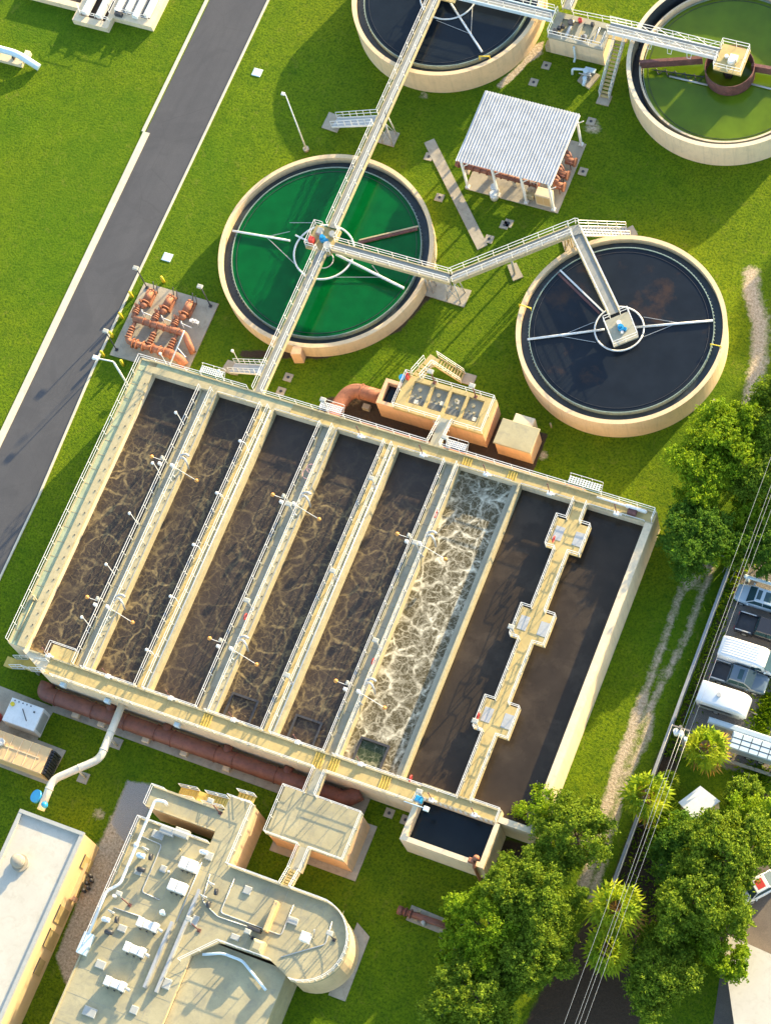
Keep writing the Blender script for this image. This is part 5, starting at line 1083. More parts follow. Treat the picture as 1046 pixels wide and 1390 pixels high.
for px, py, l in ((399,697,'on the third walkway from the road'), (458,787,'on the fourth walkway from the road, upper one'), (397,928,'on the fourth walkway from the road, lower one'), (516,881,'on the fifth walkway from the road, lower one'), (569,749,'on the fifth walkway from the road, upper one'), (510,662,'on the fourth walkway from the road, near its top end'), (157.5,866,'x'), (343,827,'on the third walkway from the road, in its lower half'), (575,1085,'at the corner of the effluent tank'), (650,990,'on the southern bay of the broad walkway'), (698.5,863,'on the middle bay of the broad walkway'), (445,556,'on the north walkway beside a mesh platform'), (609,607,'on the north walkway beside the chamber bridge')):
    if l == 'x': continue
    x, y = at(px, py, T); area_lamp(x, y, T, 1.9, -.15, .1, 'grey boxed area lamp ' + l, 'steel')
def gauge(x, y, zb, label):
    t = thing('gauge_post', label, 'gauge post', (x, y, zb), 'slim gauge posts on the curbs')
    w = MB(); w.bbox(x-.22, x+.22, y-.25, y+.12, zb, zb+.35, .03); w.box(x+.22, x+.5, y-.1, y+.05, zb, zb+.12); part('base_box', w, M['white'], t)
    w = MB(); w.tube([(x,y,zb+.3),(x,y,zb+2.1)], .045, 6); w.ball(x,y,zb+2.1,.08,6,5); part('post', w, M['rust'], t)
for i, x in enumerate((-2.5,3.8,10.1,16.3,22.7)): gauge(x, 1.85, T, f'slim brown gauge post on the north channel curb, {ORD[i]} from the left')
for i, x in enumerate((-21.8,-15.6,-9.2,-2.9,3.4,9.5)): gauge(x, -27.35, T, f'slim brown gauge post on the south channel curb, {ORD[i]} from the left')
for x, l in ((16.6,'left'), (21.9,'right')):
    gauge(x if x < 20 else 20.6, -28.3, T, f'slim gauge post hanging over the effluent tank, {l} one')
# level sensors: boxes, pipes and float arms at the walkway rails
def sensor(x, y, label):
    t = thing('level_sensor', label, 'level sensor', (x, y, T), 'level sensors on the walkways')
    w = MB(); w.bbox(x-.4,x-.15,y+.0,y+.3,T+.5,T+1.1); part('control_box', w, M['box_grey'], t); w = MB(); w.bbox(x-.4,x-.1,y-.6,y-.35,T+.6,T+1.1); part('control_box', w, M['white'], t)
    w = MB(); w.bbox(x+.8,x+1.1,y-.4,y-.15,T+.5,T+1.1); part('control_box', w, M['white'], t)
    w = MB(); w.tube(fillet([(x+1.0,y+.6,T+.3),(x+1.5,y+.9,T+.7),(x+2.0,y+.6,T+.6),(x+2.1,y+.3,T-.4)],.3), .10, 8); w.tube(fillet([(x+1.0,y+.9,T+.4),(x+1.5,y+1.3,T+.6),(x+2.0,y+1.2,T+.5)],.3), .12, 8); w.tube([(x+1.1,y-.9,T+.1),(x+1.5,y-1.1,T-.2)], .06, 6); part('sample_pipe', w, M['steel'], t)
    w = MB(); w.tube([(x-.3,y,T+.6),(x-1.35,y+.05,T+.5)], .025, 5); f = part('float_arm', w, M['white'], t); w = MB(); w.ball(x-1.45,y+.05,T+.5,.2,10,8); part('float', w, M['orange'], f)
    w = MB(); w.tube([(x+1.1,y-.3,T+.7),(x+3.5,y-.75,T+.2)], .027, 5); f = part('float_arm', w, M['white'], t); w = MB(); w.ball(x+3.55,y-.77,T+.2,.19,10,8); part('float', w, M['orange'], f)
    return t
SX = [(-19.1,'first'),(-6.5,'third'),(6.05,'fifth')]
s0 = sensor(-19.1, -6.4, 'white level sensor with two orange floats on the first walkway from the road, upper half')
for i, (x, n) in enumerate(SX):
    for j, y in enumerate((-6.4, -21.2)):
        if i == 0 and j == 0: continue
        copy_thing(s0, (x+19.1, y+6.4, 0), f'white level sensor with two orange floats on the {n} walkway from the road, ' + ('upper half' if j == 0 else 'lower half'))
def mesh_platform(x0, x1, label):
    t = thing('mesh_platform', label, 'platform', ((x0+x1)/2, 3.6, 4.3), 'white mesh platforms over the north rail')
    w = MB()
    for k in range(12): w.box(x0+(x1-x0)*k/12, x0+(x1-x0)*(k+.55)/12, 3.15, 3.85, 4.9, 4.93)
    for k in range(4): w.box(x0, x1, 3.15+k*.2, 3.2+k*.2, 4.92, 4.95)
    part('mesh_panel', w, M['white'], t)
    r = MB(); rail(r, [(x0,4.0,4.9),(x1,4.0,4.9)], .3, r=.025, sp=1.0, rails=(.3,)); part('railing', r, M['white'], t)
    w = MB()
    for x in (x0, x1): w.tube([(x,3.1,4.2),(x,3.9,4.9)], .04, 5)
    part('brace', w, M['steel'], t)
mesh_platform(-19.7, -17.3, 'white mesh platform over the north rail, nearest the road'); mesh_platform(-7.2, -4.9, 'white mesh platform over the north rail beside the salmon elbow pipe'); mesh_platform(5.6, 7.6, 'white mesh platform over the north rail beside the chamber bridge'); mesh_platform(17.6, 20.7, 'white mesh platform over the north rail, nearest the trees')
def ring(px, py, z, label, m='red'):
    x, y = at(px, py, z); w = MB()
    w.tube([(x, y+.28*math.cos(a), z+.28*math.sin(a)) for a in np.linspace(0, 2*PI, 17)], .06, 8); single('life_ring', w, M[m], label, 'life ring', 'red life rings on the rails')
ring(506, 898, 5.0, 'red life ring on the rail of the fifth walkway, lower one'); ring(591, 698, 5.0, 'red life ring on the rail of the fifth walkway, upper one'); ring(649, 972, 4.9, 'red life ring on the southern bay of the broad walkway'); ring(751, 732, 4.9, 'red life ring on the northern bay of the broad walkway'); ring(557, 1057, 4.9, 'red life ring on the south walkway rail above the effluent tank'); ring(333, 837, 4.9, 'red life ring on the third walkway in its lower half')
x, y = -5.75, -2.6; w = MB()
w.tube([(x+.42*(1+.0*k)*math.cos(k*.5), y+.42*math.sin(k*.5), T-.12+.0022*k) for k in range(40)], .035, 5); w.tube([(x-.1+.5*math.cos(k*.5), y-.6+.5*math.sin(k*.5), T-.12+.002*k) for k in range(27)], .03, 5)
single('hose_coil', w, mat('faded pink hose', (.55,.33,.33), .5, .1, 2, bmp=0), 'coiled pink hose lying on the third walkway from the road', 'hose')
w = MB(); w.bbox(15.35,15.95,-29.0,-28.5,4.5,5.2); single('control_box', w, M['blue'], 'bright blue control box on the rail corner of the effluent tank', 'control box')
w = MB(); a, b = at3(566,1093,5.2), at3(578,1098,5.2); w.tube([at3(548,1088,5.2), b], .05, 5); w.bbox(b[0]-.25,b[0]+.25,b[1]-.2,b[1]+.2,5.0,5.3); single('sensor_arm', w, M['pipe_pale'], 'pale sensor arm reaching over the effluent tank from the blue box', 'sensor')
w = MB(); x, y = 22.1, -32.3; w.ball(x+.1,y+.4,T+.5,.3,10,8); w.bbox(x-.5,x,y-.1,y+.3,T,T+.6); w.tube([(x+.1,y-.4,.1),(x+.1,y-.3,T),(x,y+.2,T+.3)], .15, 8); single('effluent_valve', w, M['pipe_salmon'], 'salmon valve with downpipe on the south corner of the effluent tank', 'valve')
w = MB(); w.tube(fillet([(-25.6,-22.6,4.0),(-25.6,-22.6,4.8),(-24.9,-23.0,4.8)],.2), .07, 6); w.tube([(-25.6,-22.6,4.1),(-25.65,-27.0,4.05)], .06, 6); w.bbox(-25.9,-25.5,-22.9,-22.5,4.0,4.5); single('gutter_valve', w, M['curb'], 'cream valve and pipe in the green gutter near its lower end', 'valve')
w = MB(); w.bbox(23.3,25.2,2.6,2.85,4.35,4.75); w.tube([(20.5,2.75,4.5),(25.3,2.7,4.6)], .1, 8); single('pipe_bundle', w, M['white'], 'white pipe and box at the north east corner of the basin', 'pipe')
w = MB(); w.bbox(23.6,24.4,2.1,2.6,4.2,4.6); single('control_box', w, M['rust'], 'small rusty control box at the north east corner of the basin', 'control box')
# ------------------------------------------------------------------ filter block at the top left
fb = thing('filter_tank', 'cream walled filter block with white sloping covers cut by the top left edge', 'filter tank', (-46, 45, 0))
w = MB(); zt = .8
w.box(-47.2,-42.6,39.8,40.6,0,zt); w.box(-43.2,-42.6,40.6,62,0,zt); w.box(-51.4,-47.2,38.35,39.1,0,zt); w.box(-47.8,-47.2,39.1,62,0,zt); w.box(-51.4,-50.9,39.1,62,0,zt); w.box(-58,-51.4,39.85,40.5,0,zt); w.box(-58,-57.5,40.5,62,0,zt)
part('wall', w, M['wall_cream'], fb)
w = MB(); w.box(-47.2,-43.2,40.6,62,0,.1); w.box(-50.9,-47.8,39.1,62,0,.1); w.box(-57.5,-51.4,40.5,62,0,.1); part('filter_bed', w, M['soil'], fb)
for x, y0 in ((-50.3,39.3),(-48.6,39.3),(-46.9,40.4),(-45.8,40.8),(-44.75,40.3),(-43.6,40.8)):
    w = MB(); w.loft([[(x-.32,y0,.5),(x+.32,y0,.5),(x+.32,y0,1.25),(x-.1,y0,1.45),(x-.32,y0,1.25)],[(x-.32,62,.5),(x+.32,62,.5),(x+.32,62,1.25),(x-.1,62,1.45),(x-.32,62,1.25)]], False); part('cover', w, M['white'], fb)
w = MB(); rail(w, [(-43.3,60,zt),(-43.3,40.5,zt),(-47.1,40.5,zt)], .8, sp=1.5, rails=(.4,.8)); rail(w, [(-47.3,39.2,zt),(-50.7,39.2,zt),(-51.3,39.9,zt)], .8, sp=1.4, rails=(.4,.8)); rail(w, [(-47.6,40,zt),(-47.6,47,zt)], .8, sp=1.5, rails=(.4,.8)); part('railing', w, M['white'], fb)
w = MB(); w.bbox(-47.0,-46.2,40.0,40.4,.8,1.3); part('motor', w, M['dark'], fb)
ip = thing('intake_pipe', 'pale blue pipe dipping to the ground at the left photo edge', 'pipe', (-57, 32, 0))
w = MB(); w.tube(fillet([(-66,32.6,1.3),(-55.1,32.6,1.3),(-52.6,32.2,.3)],.8), .38, 16); part('pipe_run', w, M['pipe_pale'], ip)
w = MB(); w.box(-66,-54.5,31.8,33.0,0,.5); w.bbox(-54.8,-54.2,33.0,33.6,0,.7); part('plinth', w, M['wall_cream'], ip)
w = MB(); [w.box(x-.1,x+.1,32.2,33.0,.5,1.0) for x in (-60,-57.5,-55.6)]; part('saddle', w, M['dark'], ip)
# ------------------------------------------------------------------ vegetation
def leaf_mesh(name, pts, nrm, size, m, parent, aspect=0.55, rng=None):
    n = len(pts); t = rng.normal(size=(n,3)); t -= nrm*(t*nrm).sum(1, keepdims=True); t /= np.linalg.norm(t, axis=1, keepdims=True)+1e-9
    b = np.cross(nrm, t); s = size[:,None]
    V = np.stack([pts-t*s, pts+b*s*aspect+nrm*s*.15, pts+t*s, pts-b*s*aspect+nrm*s*.15], 1).reshape(-1,3)
    org = np.array(ORGN[parent.name]); V = V-org
    me = bpy.data.meshes.new(name); me.vertices.add(4*n); me.vertices.foreach_set('co', V.astype(np.float32).ravel())
    me.loops.add(4*n); me.loops.foreach_set('vertex_index', np.arange(4*n, dtype=np.int32)); me.polygons.add(n)
    me.polygons.foreach_set('loop_start', np.arange(0,4*n,4,dtype=np.int32)); me.polygons.foreach_set('loop_total', np.full(n,4,np.int32))
    me.update(calc_edges=True); me.materials.append(m); o = bpy.data.objects.new(name, me); COL.objects.link(o); o.parent = parent; ORGN[o.name] = tuple(org); return o
def tree(x, y, rx, ry, ztop, label, leaf, seed, zbot=None, dens=1.0, cl=.95, lean=(0,0), lsize=.108, trunk_r=.28):
    rng = np.random.default_rng(seed); t = thing('broadleaf_tree', label, 'tree', (x, y, 0), 'trees along the fence')
    zbot = ztop*.35 if zbot is None else zbot; zc = (ztop+zbot)/2; rz = (ztop-zbot)/2
    cx, cy = x+lean[0], y+lean[1]
    K = int(9+rx*ry*3.3); C = []
    tries = 0
    while len(C) < K and tries < 4000:
        tries += 1; v = rng.normal(size=3); v /= np.linalg.norm(v); 
        if v[2] < -.35: continue
        rr = rng.uniform(.55, 1.0)**.6; wob = .86+.22*math.sin(3*math.atan2(v[1],v[0])+seed)+.12*math.sin(7*math.atan2(v[1],v[0])+2*seed); c = np.array([cx+v[0]*rx*rr*wob*.92, cy+v[1]*ry*rr*wob*.92, zc+v[2]*rz*rr*.9])
        c += rng.normal(size=3)*[.25,.25,.2]; r = cl*rng.uniform(.6,1.25)
        if all(np.linalg.norm(c-q[0]) > .55*(r+q[1])*.75 for q in C): C.append((c, r))
    P, Nn, Sz = [], [], []
    for c, r in C:
        nt_ = int(15+11*r); az = rng.uniform(0, 2*PI, nt_); el = np.arcsin(rng.uniform(-.35, 1, nt_)); dr = np.c_[np.cos(az)*np.cos(el), np.sin(az)*np.cos(el), np.sin(el)]
        outw = np.array([c[0]-cx, c[1]-cy, (c[2]-zc)*.6]); outw = outw/(np.linalg.norm(outw)+.3); dr = dr+outw*.55+[0,0,.12]; dr /= np.linalg.norm(dr, axis=1, keepdims=True)
        L = r*rng.uniform(.75, 1.65, nt_); m = int(dens*31)
        tt = rng.uniform(.18, 1, (nt_, m)); wd = (.30*(1-tt)+.07)*r*.9
        pts = c+dr[:,None,:]*(tt*L[:,None])[...,None]+rng.normal(size=(nt_, m, 3))*wd[...,None]*[1,1,.6]-np.array([0,0,.22])*((tt**2)*L[:,None])[...,None]
        n = nt_*m; P.append(pts.reshape(-1,3)); nn = np.repeat(dr, m, 0)*.35+rng.normal(size=(n,3))*.6+[0,0,.5]; Nn.append(nn/np.linalg.norm(nn,axis=1,keepdims=True)); Sz.append(rng.uniform(.65,1.4,n)*lsize)
    leaf_mesh('crown', np.concatenate(P), np.concatenate(Nn), np.concatenate(Sz), M[leaf], t, .55, rng)
    w = MB(); fork = Vector((x+lean[0]*.4, y+lean[1]*.4, zbot*.9+.3)); w.tube([(x,y,-.1),(x+lean[0]*.1,y+lean[1]*.1,zbot*.4),fork], [trunk_r*1.25,trunk_r,trunk_r*.8], 8)
    for c, r in sorted(C, key=lambda q: -q[1])[:14]:
        e = Vector(c); mid = fork.lerp(e,.5)+Vector((rng.normal()*.3, rng.normal()*.3, .25)); w.tube([fork, mid, e], [trunk_r*.55,trunk_r*.3,trunk_r*.1], 6)
        for k in range(2):
            f = mid.lerp(e,.4); w.tube([f, f+Vector((rng.normal()*.7, rng.normal()*.7, rng.uniform(.1,.7)))], [trunk_r*.2,trunk_r*.06], 5)
    part('trunk', w, M['trunk'], t); return t
def tp(px, py, z): return at(px, py, z)
def T_(px, py, rpx, ztop, label, leaf, seed, **k):
    zc = ztop*.68; x, y = tp(px, py, zc); r = rpx/14.6; ky = k.pop('ky', 1.05); return tree(x, y, r, r*ky, ztop, label, leaf, seed, **k)
T_(1000, 596, 55, 6.5, 'bushy bright tree at the top of the right hand clump beside the white sand path', 'leaf_bright', 11, cl=1.05)
T_(955, 650, 46, 6.0, 'rounded bright tree in the middle of the right hand clump', 'leaf_bright', 12, cl=.95)
T_(945, 728, 42, 6.0, 'deep green tree at the lower left of the right hand clump, beside the lawn', 'leaf_deep', 13, dens=1.1)
T_(967, 745, 26, 4.2, 'small bright tree at the lower end of the right hand clump', 'leaf_bright', 14, cl=.8)
T_(1040, 640, 44, 6.0, 'leafy tree behind the bushy tree at the right photo edge', 'leaf_oak', 15)
T_(1022, 706, 32, 3.6, 'loose yellow green shrub beside the power lines above the cars', 'leaf_bright', 16, cl=.7, lsize=.105, dens=1.3)
T_(1002, 752, 20, 3.2, 'small round green tree at the head of the grey wall', 'leaf_oak', 17, cl=.7)
T_(1048, 745, 30, 4.0, 'dark bush over the parked silver car at the right edge', 'leaf_deep', 18)
T_(1062, 560, 50, 7.0, 'tree leaning in from the right edge by the white sand path', 'leaf_oak', 19)
T_(778, 1132, 52, 7.5, 'light crowned oak over the south east corner of the basin', 'leaf_oak', 21, dens=.85, cl=.85, lsize=.1)
T_(728, 1100, 20, 5.5, 'thin leafy treetop touching the basin corner', 'leaf_bright', 22, dens=.5, cl=.7, lsize=.095)
T_(706, 1212, 50, 7.5, 'oak with sunlit crown south of the effluent tank', 'leaf_oak', 23, cl=.9, lsize=.1)
T_(738, 1228, 48, 8.0, 'broad oak right of the sunlit crown south of the effluent tank', 'leaf_oak', 24, cl=.9, lsize=.1)
T_(668, 1262, 52, 7.0, 'bright green oak at the bottom of the photo beside the red brown pipe slab', 'leaf_bright', 25, cl=.85, lsize=.1)
T_(722, 1300, 48, 7.0, 'oak cut off by the bottom edge left of the palms', 'leaf_oak', 26, cl=.9)
T_(622, 1285, 26, 5.0, 'small bright tree at the bottom edge in the south lawn', 'leaf_bright', 27, cl=.75)
T_(640, 1350, 50, 6.5, 'oak in the south lawn below the small bright tree', 'leaf_oak', 28)
T_(986, 1158, 54, 8.0, 'big spreading oak over the white shed', 'leaf_oak', 31, cl=.95)
T_(925, 1160, 36, 5.0, 'dark tree between the power lines and the big oak', 'leaf_deep', 32)
T_(952, 1218, 56, 8.0, 'broad oak below the spreading oak, left of the parked red and white car', 'leaf_oak', 33)
T_(912, 1272, 34, 4.5, 'green tree beside the dirt lane at the bottom right', 'leaf_oak', 34, cl=.8)
T_(975, 1278, 42, 5.5, 'light green tree by the white fence at the bottom right', 'leaf_bright', 35, cl=.75, lsize=.10)
T_(1010, 1080, 20, 3.0, 'small rounded tree just above the white shed', 'leaf_oak', 36, cl=.75)
T_(1030, 1120, 32, 5.0, 'loose bright tree right of the spreading oak', 'leaf_bright', 37, cl=.75, dens=.7, lsize=.095)
T_(895, 1330, 45, 6, 'tree below the dirt lane at the bottom right corner', 'leaf_oak', 38)
T_(908, 1125, 24, 3.0, 'low tangled shrub left of the white shed', 'leaf_bright', 39, cl=.6, dens=.9, lsize=.1)
for x_, y_, h_, l_ in ((39.5, 55.5, 8.5, 'tall tree beyond the olive tank outside the right edge'), (42, 47, 8, 'tree behind the white sand path outside the right edge')): tree(x_, y_, 4.2, 4.4, h_, l_, 'leaf_oak', int(h_*10), dens=.6)
def palm(px, py, rpx, ztop, label, seed, dead=.05):
    rng = np.random.default_rng(seed); x, y = at(px, py, ztop-.5); t = thing('fan_palm', label, 'palm tree', (x, y, 0), 'fan palms beside the power lines'); R_ = rpx/16.5
    w = MB(); w.tube([(x,y,-.1),(x+.05,y,ztop*.5),(x,y,ztop-.8)], [.26,.2,.2], 10); part('trunk', w, M['trunk'], t)
    live, dry, stem = MB(), MB(), MB()
    nf = 46
    for k in range(nf):
        u = (k+.5)/nf; az = k*2.39996+rng.normal()*.15; el = R(80)*(1-u)**.9-R(28)*u+rng.normal()*.08
        L = R_*(.50+.16*rng.random()); d = Vector((math.cos(az)*math.cos(el), math.sin(az)*math.cos(el), math.sin(el))); p0 = Vector((x,y,ztop-.9)); p1 = p0+d*L+Vector((0,0,-.25*L*u))
        stem.tube([p0, p0.lerp(p1,.5)+Vector((0,0,.12)), p1], .028, 4)
        mb = dry if (u > 1-dead*1.6 and rng.random() < .7) else live
        side = d.cross(Vector((0,0,1))); side = side.normalized() if side.length > .1 else Vector((1,0,0)); upv = side.cross(d).normalized()
        nb = 10; bl = R_*(.46+.12*rng.random())
        for b in range(nb):
            a = (b/(nb-1)-.5)*R(215); bd = (d*math.cos(a)+side*math.sin(a)+upv*.12*math.cos(a)).normalized(); wv = bd.cross(upv).normalized()*.10
            l = bl*(.8+.2*math.cos(a))*(.9+.2*rng.random()); m1 = p1+bd*l*.55; e = p1+bd*l+Vector((rng.normal()*.08,rng.normal()*.08,-.38*l-.25*rng.random()))
            mb.add([p1, m1-wv, e, m1+wv], [(0,1,2,3)])
    part('fronds', live, M['leaf_palm'], t); part('frond_stems', stem, M['leaf_dead'], t)
    if dry.v: part('dry_fronds', dry, M['leaf_dead'], t)
palm(957, 1014, 36, 4.0, 'yellow green fan palm beside the utility pole', 1, .12); palm(876, 1078, 37, 5.5, 'fan palm at the end of the sandy track', 2); palm(834, 1232, 42, 7.0, 'fan palm under the wires at the bottom, upper of two crowns', 3); palm(824, 1288, 36, 6.0, 'fan palm under the wires at the bottom, lower of two crowns', 4); palm(905, 1060, 18, 2.4, 'small young fan palm under the wires', 6)
def weeds():
    rng = np.random.default_rng(9); w = MB(); n = 2600
    def spot():
        k = rng.random()
        if k < .35: return 40.6+rng.normal()*.5, -10.6+rng.normal()*1.4
        if k < .6: return 33.9+rng.normal()*.45, rng.uniform(-17, 3)
        if k < .85: return rng.uniform(33, 39), rng.uniform(-32, -21)
        return 42+rng.normal()*1.0, -15.8+rng.normal()*.4
    for i in range(n):
        x, y = spot(); a = rng.uniform(0, 2*PI); h = rng.uniform(.15,.5); d = Vector((math.cos(a), math.sin(a), 0)); s = Vector((-d.y, d.x, 0))*.07; p = Vector((x,y,0)); w.add([p-s, p+d*h*.6+Vector((0,0,h))-s*.4, p+d*h+Vector((0,0,h*.7)), p+s], [(0,1,2,3)])
    o = w.obj('weeds', M['leaf_bright']); tag(o, kind='stuff')
weeds()

# ------------------------------------------------------------------ wall, wires
w = MB(); w.obox((33.35,2.4),(33.3,-31),.18,0,1.3); w.obox((33.35,2.42),(33.3,-31.02),.22,1.3,1.36); single('boundary_wall', w, mat('grey block wall', (.29,.30,.31), .85, .15, .6, (.16,.16,.15), .5), 'long grey block wall between the sandy track and the parked vehicles', 'wall')
up = thing('utility_pole', 'wooden utility pole with white transformers in the fan palm', 'utility pole', (35.4, -16.5, 0))
UX, UY, UZ = 35.4, -16.5, 9.2
w = MB(); w.tube([(UX,UY,-.1),(UX,UY,UZ+.2)], .17, 10, True, True, .12); part('pole', w, M['trunk'], up)
w = MB(); w.box(UX-.8,UX+.8,UY-.06,UY+.06,UZ-.35,UZ-.2); part('cross_arm', w, M['trunk'], up)
for dx in (-.35, .1): w = MB(); w.cyl(UX+dx,UY-.3,UZ-1.4,UZ-.5,.24,12); w.cyl(UX+dx,UY-.3,UZ-.5,UZ-.3,.06,6); part('transformer', w, M['white'], up)
w = MB(); w.cyl(UX+.45,UY-.35,UZ-2.2,UZ-1.6,.14,10); part('insulator', w, M['pipe_pale'], up)
for i, (dx, z) in enumerate(((-.75,UZ-.05),(.1,UZ-.05),(.38,UZ-.05),(.75,UZ-.6))):
    w = MB()
    for (ya, yb) in ((UY, 43), (UY, -76)):
        pts = [(UX+dx+.0*k, ya+(yb-ya)*k/14, z-2.2*(k/14)*(1-k/14)*1.2) for k in range(15)]; w.tube(pts, .013, 6)
    single('power_line', w, M['steel'], ['outermost left power line running over the fan palms','second power line from the left over the fan palms','third power line from the left over the fan palms','thin lowest power line on the right over the fan palms'][i], 'power line', 'power lines along the wall')

# ------------------------------------------------------------------ vehicles (built facing +X at their place)
def body_sections(xs, zl, zt, hw, y0, rnd=.12):
    secs = []
    for x, a, b, h in zip(xs, zl, zt, hw):
        r = min(rnd, (b-a)*.45, h*.4)
        secs.append([(x,y0-h*.94,a),(x,y0+h*.94,a),(x,y0+h,a+(b-a)*.35),(x,y0+h,b-r*1.6),(x,y0+h-r,b-r*.3),(x,y0+h-r*2.6,b),(x,y0-h+r*2.6,b),(x,y0-h+r,b-r*.3),(x,y0-h,b-r*1.6),(x,y0-h,a+(b-a)*.35)])
    return secs
def wheels(t, xs, y0, hw, r=.34):
    for x in xs:
        for s in (-1, 1):
            w = MB(); w.tube([(x,y0+s*(hw-.2),r),(x,y0+s*(hw+.01),r)], r, 16); wh = part('wheel', w, M['tyre'], t)
            w = MB(); w.tube([(x,y0+s*(hw+.0),r),(x,y0+s*(hw+.025),r)], r*.6, 12); part('rim', w, M['steel'], wh)
def cabin(t, x0, x1, x2, x3, y0, hwb, hwt, zb, zt, pm, sunroof=None, door_x=()):
    """glass house: base x0..x3 at zb, roof x1..x2 at zt"""
    g = MB(); g.add([(x0,y0-hwb,zb),(x3,y0-hwb,zb),(x3,y0+hwb,zb),(x0,y0+hwb,zb),(x1,y0-hwt,zt),(x2,y0-hwt,zt),(x2,y0+hwt,zt),(x1,y0+hwt,zt)],
        [(3,2,1,0),(4,5,6,7),(0,1,5,4),(1,2,6,5),(2,3,7,6),(3,0,4,7)]); part('windows', g, M['glass'], t)
    w = MB(); w.bbox(x1-.03, x2+.03, y0-hwt-.03, y0+hwt+.03, zt-.03, zt+.07, .06); part('roof', w, M[pm], t)
    p = MB()
    for s in (-1, 1):
        for a, b in (((x0,hwb),(x1,hwt)), ((x3,hwb),(x2,hwt))): p.tube([(a[0],y0+s*a[1],zb),(b[0],y0+s*b[1],zt)], .05, 5)
        for dx in door_x: p.tube([(dx,y0+s*hwb,zb),(dx,y0+s*hwt,zt)], .045, 5)
    part('pillars', p, M[pm], t)
    if sunroof:
        for a, b in sunroof: w = MB(); w.box(a, b, y0-hwt*.68, y0+hwt*.68, zt+.07, zt+.078); part('sunroof', w, M['glass'], t)
def mirrors(t, x, y0, hw, z, pm):
    for s in (-1, 1): w = MB(); w.bbox(x-.08,x+.08,y0+s*(hw+.02),y0+s*(hw+.2),z,z+.16,.03); part('mirror', w, M[pm], t)
def lights(t, x, y0, hw, z, m, name):
    for s in (-1, 1): w = MB(); w.bbox(x-.05,x+.05,y0+s*hw*.55,y0+s*hw*.92,z,z+.16,.02); part(name, w, M[m], t)
# silver blue SUV, nose to -X
t = thing('parked_car', 'silver blue estate car with two dark roof windows parked nose to the wall', 'car', (36.9,-.55,0), 'vehicles parked behind the wall'); y0 = -.6
b = MB(); b.loft(body_sections([34.62,34.75,35.1,35.9,37.5,38.8,39.25,39.35],[.4,.3,.25,.22,.22,.24,.35,.45],[.72,.84,.92,1.0,1.02,1.02,.98,.85],[.62,.78,.88,.93,.94,.92,.86,.75],y0)); part('body', b, M['p_silver'], t)
cabin(t, 35.75,36.5,38.7,39.2,y0,.82,.66,1.0,1.52,'p_silver',((36.62,37.0),(37.3,37.95)),(37.3,)); wheels(t,(35.35,38.4),y0,.93); mirrors(t,36.0,y0,.9,1.0,'p_silver'); lights(t,34.68,y0,.8,.62,'white','headlight'); lights(t,39.33,y0,.8,.7,'red','tail_light')
w = MB(); w.bbox(34.9,38.6,.72,.98,1.0,1.3,.05); w.box(35.0,35.3,.75,.95,0,1.0); w.box(38.2,38.5,.75,.95,0,1.0); single('boat_rail', w, M['pipe_pale'], 'pale blue long metal beam lying beside the silver blue car', 'beam')
def pickup(x0, y0, pm, label, L=5.2, roofwin=False):
    t = thing('parked_pickup', label, 'pickup truck', (x0+L/2,y0,0), 'vehicles parked behind the wall'); hw = .95; s = L/5.2; X = lambda v: x0+v*s
    b = MB(); b.loft(body_sections([X(1.55),X(2.2),X(3.6),X(4.3),X(4.95),X(5.15),X(5.2)],[.35,.3,.3,.3,.34,.42,.5],[1.08,1.08,1.06,1.03,.96,.88,.75],[hw,hw,hw,hw*.98,hw*.92,hw*.82,hw*.65],y0)); part('body', b, M[pm], t)
    d = MB(); d.box(X(.0),X(1.56),y0-hw,y0+hw,.42,.6); d.box(X(.0),X(1.56),y0-hw,y0-hw+.12,.6,1.08); d.box(X(.0),X(1.56),y0+hw-.12,y0+hw,.6,1.08); d.box(X(.0),X(.07),y0-hw+.12,y0+hw-.12,.6,1.05); part('bed', d, M[pm], t)
    l = MB(); l.box(X(.08),X(1.55),y0-hw+.13,y0+hw-.13,.6,.64); part('bed_liner', l, M['dark'], t)
    e = MB(); [e.box(X(.1),X(1.4),y0+q*(hw-.1)-.05,y0+q*(hw-.1)+.05,1.08,1.11) for q in (-1,1)]; part('bed_rail', e, M['steel'], t)
    cabin(t,X(1.6),X(1.85),X(3.25),X(3.95),y0,.84,.7,1.04,1.68,pm,((X(2.5),X(2.95)),) if roofwin else None,(X(2.7),)); wheels(t,(X(.85),X(4.25)),y0,hw,.38); mirrors(t,X(3.6),y0,.9,1.05,pm); lights(t,X(5.12),y0,.75,.7,'white','headlight'); lights(t,x0-.02,y0,.95,.75,'red','tail_light')
pickup(35.6,-3.25,'p_black','black pickup truck with empty bed parked tail to the wall',5.6)
pickup(35.05,-8.2,'p_slate','slate grey pickup truck parked between the white van and the white trailer',4.95,True)
t = thing('parked_van', 'long white panel van with ribbed roof parked tail to the wall', 'van', (38,-6.2,0), 'vehicles parked behind the wall'); y0 = -6.25
b = MB(); b.loft(body_sections([35.1,35.16,36,38.7,39.1,39.4],[.4,.35,.3,.3,.3,.3],[2.05,2.2,2.25,2.25,2.2,1.9],[.9,.95,.97,.97,.95,.92],y0,.1)); part('cargo_body', b, M['p_white'], t)
b = MB(); b.loft(body_sections([39.3,40.1,40.6,40.9,41.0],[.3,.3,.34,.42,.5],[1.35,1.2,1.05,.9,.75],[.95,.95,.92,.82,.7],y0)); part('bonnet', b, M['p_white'], t)
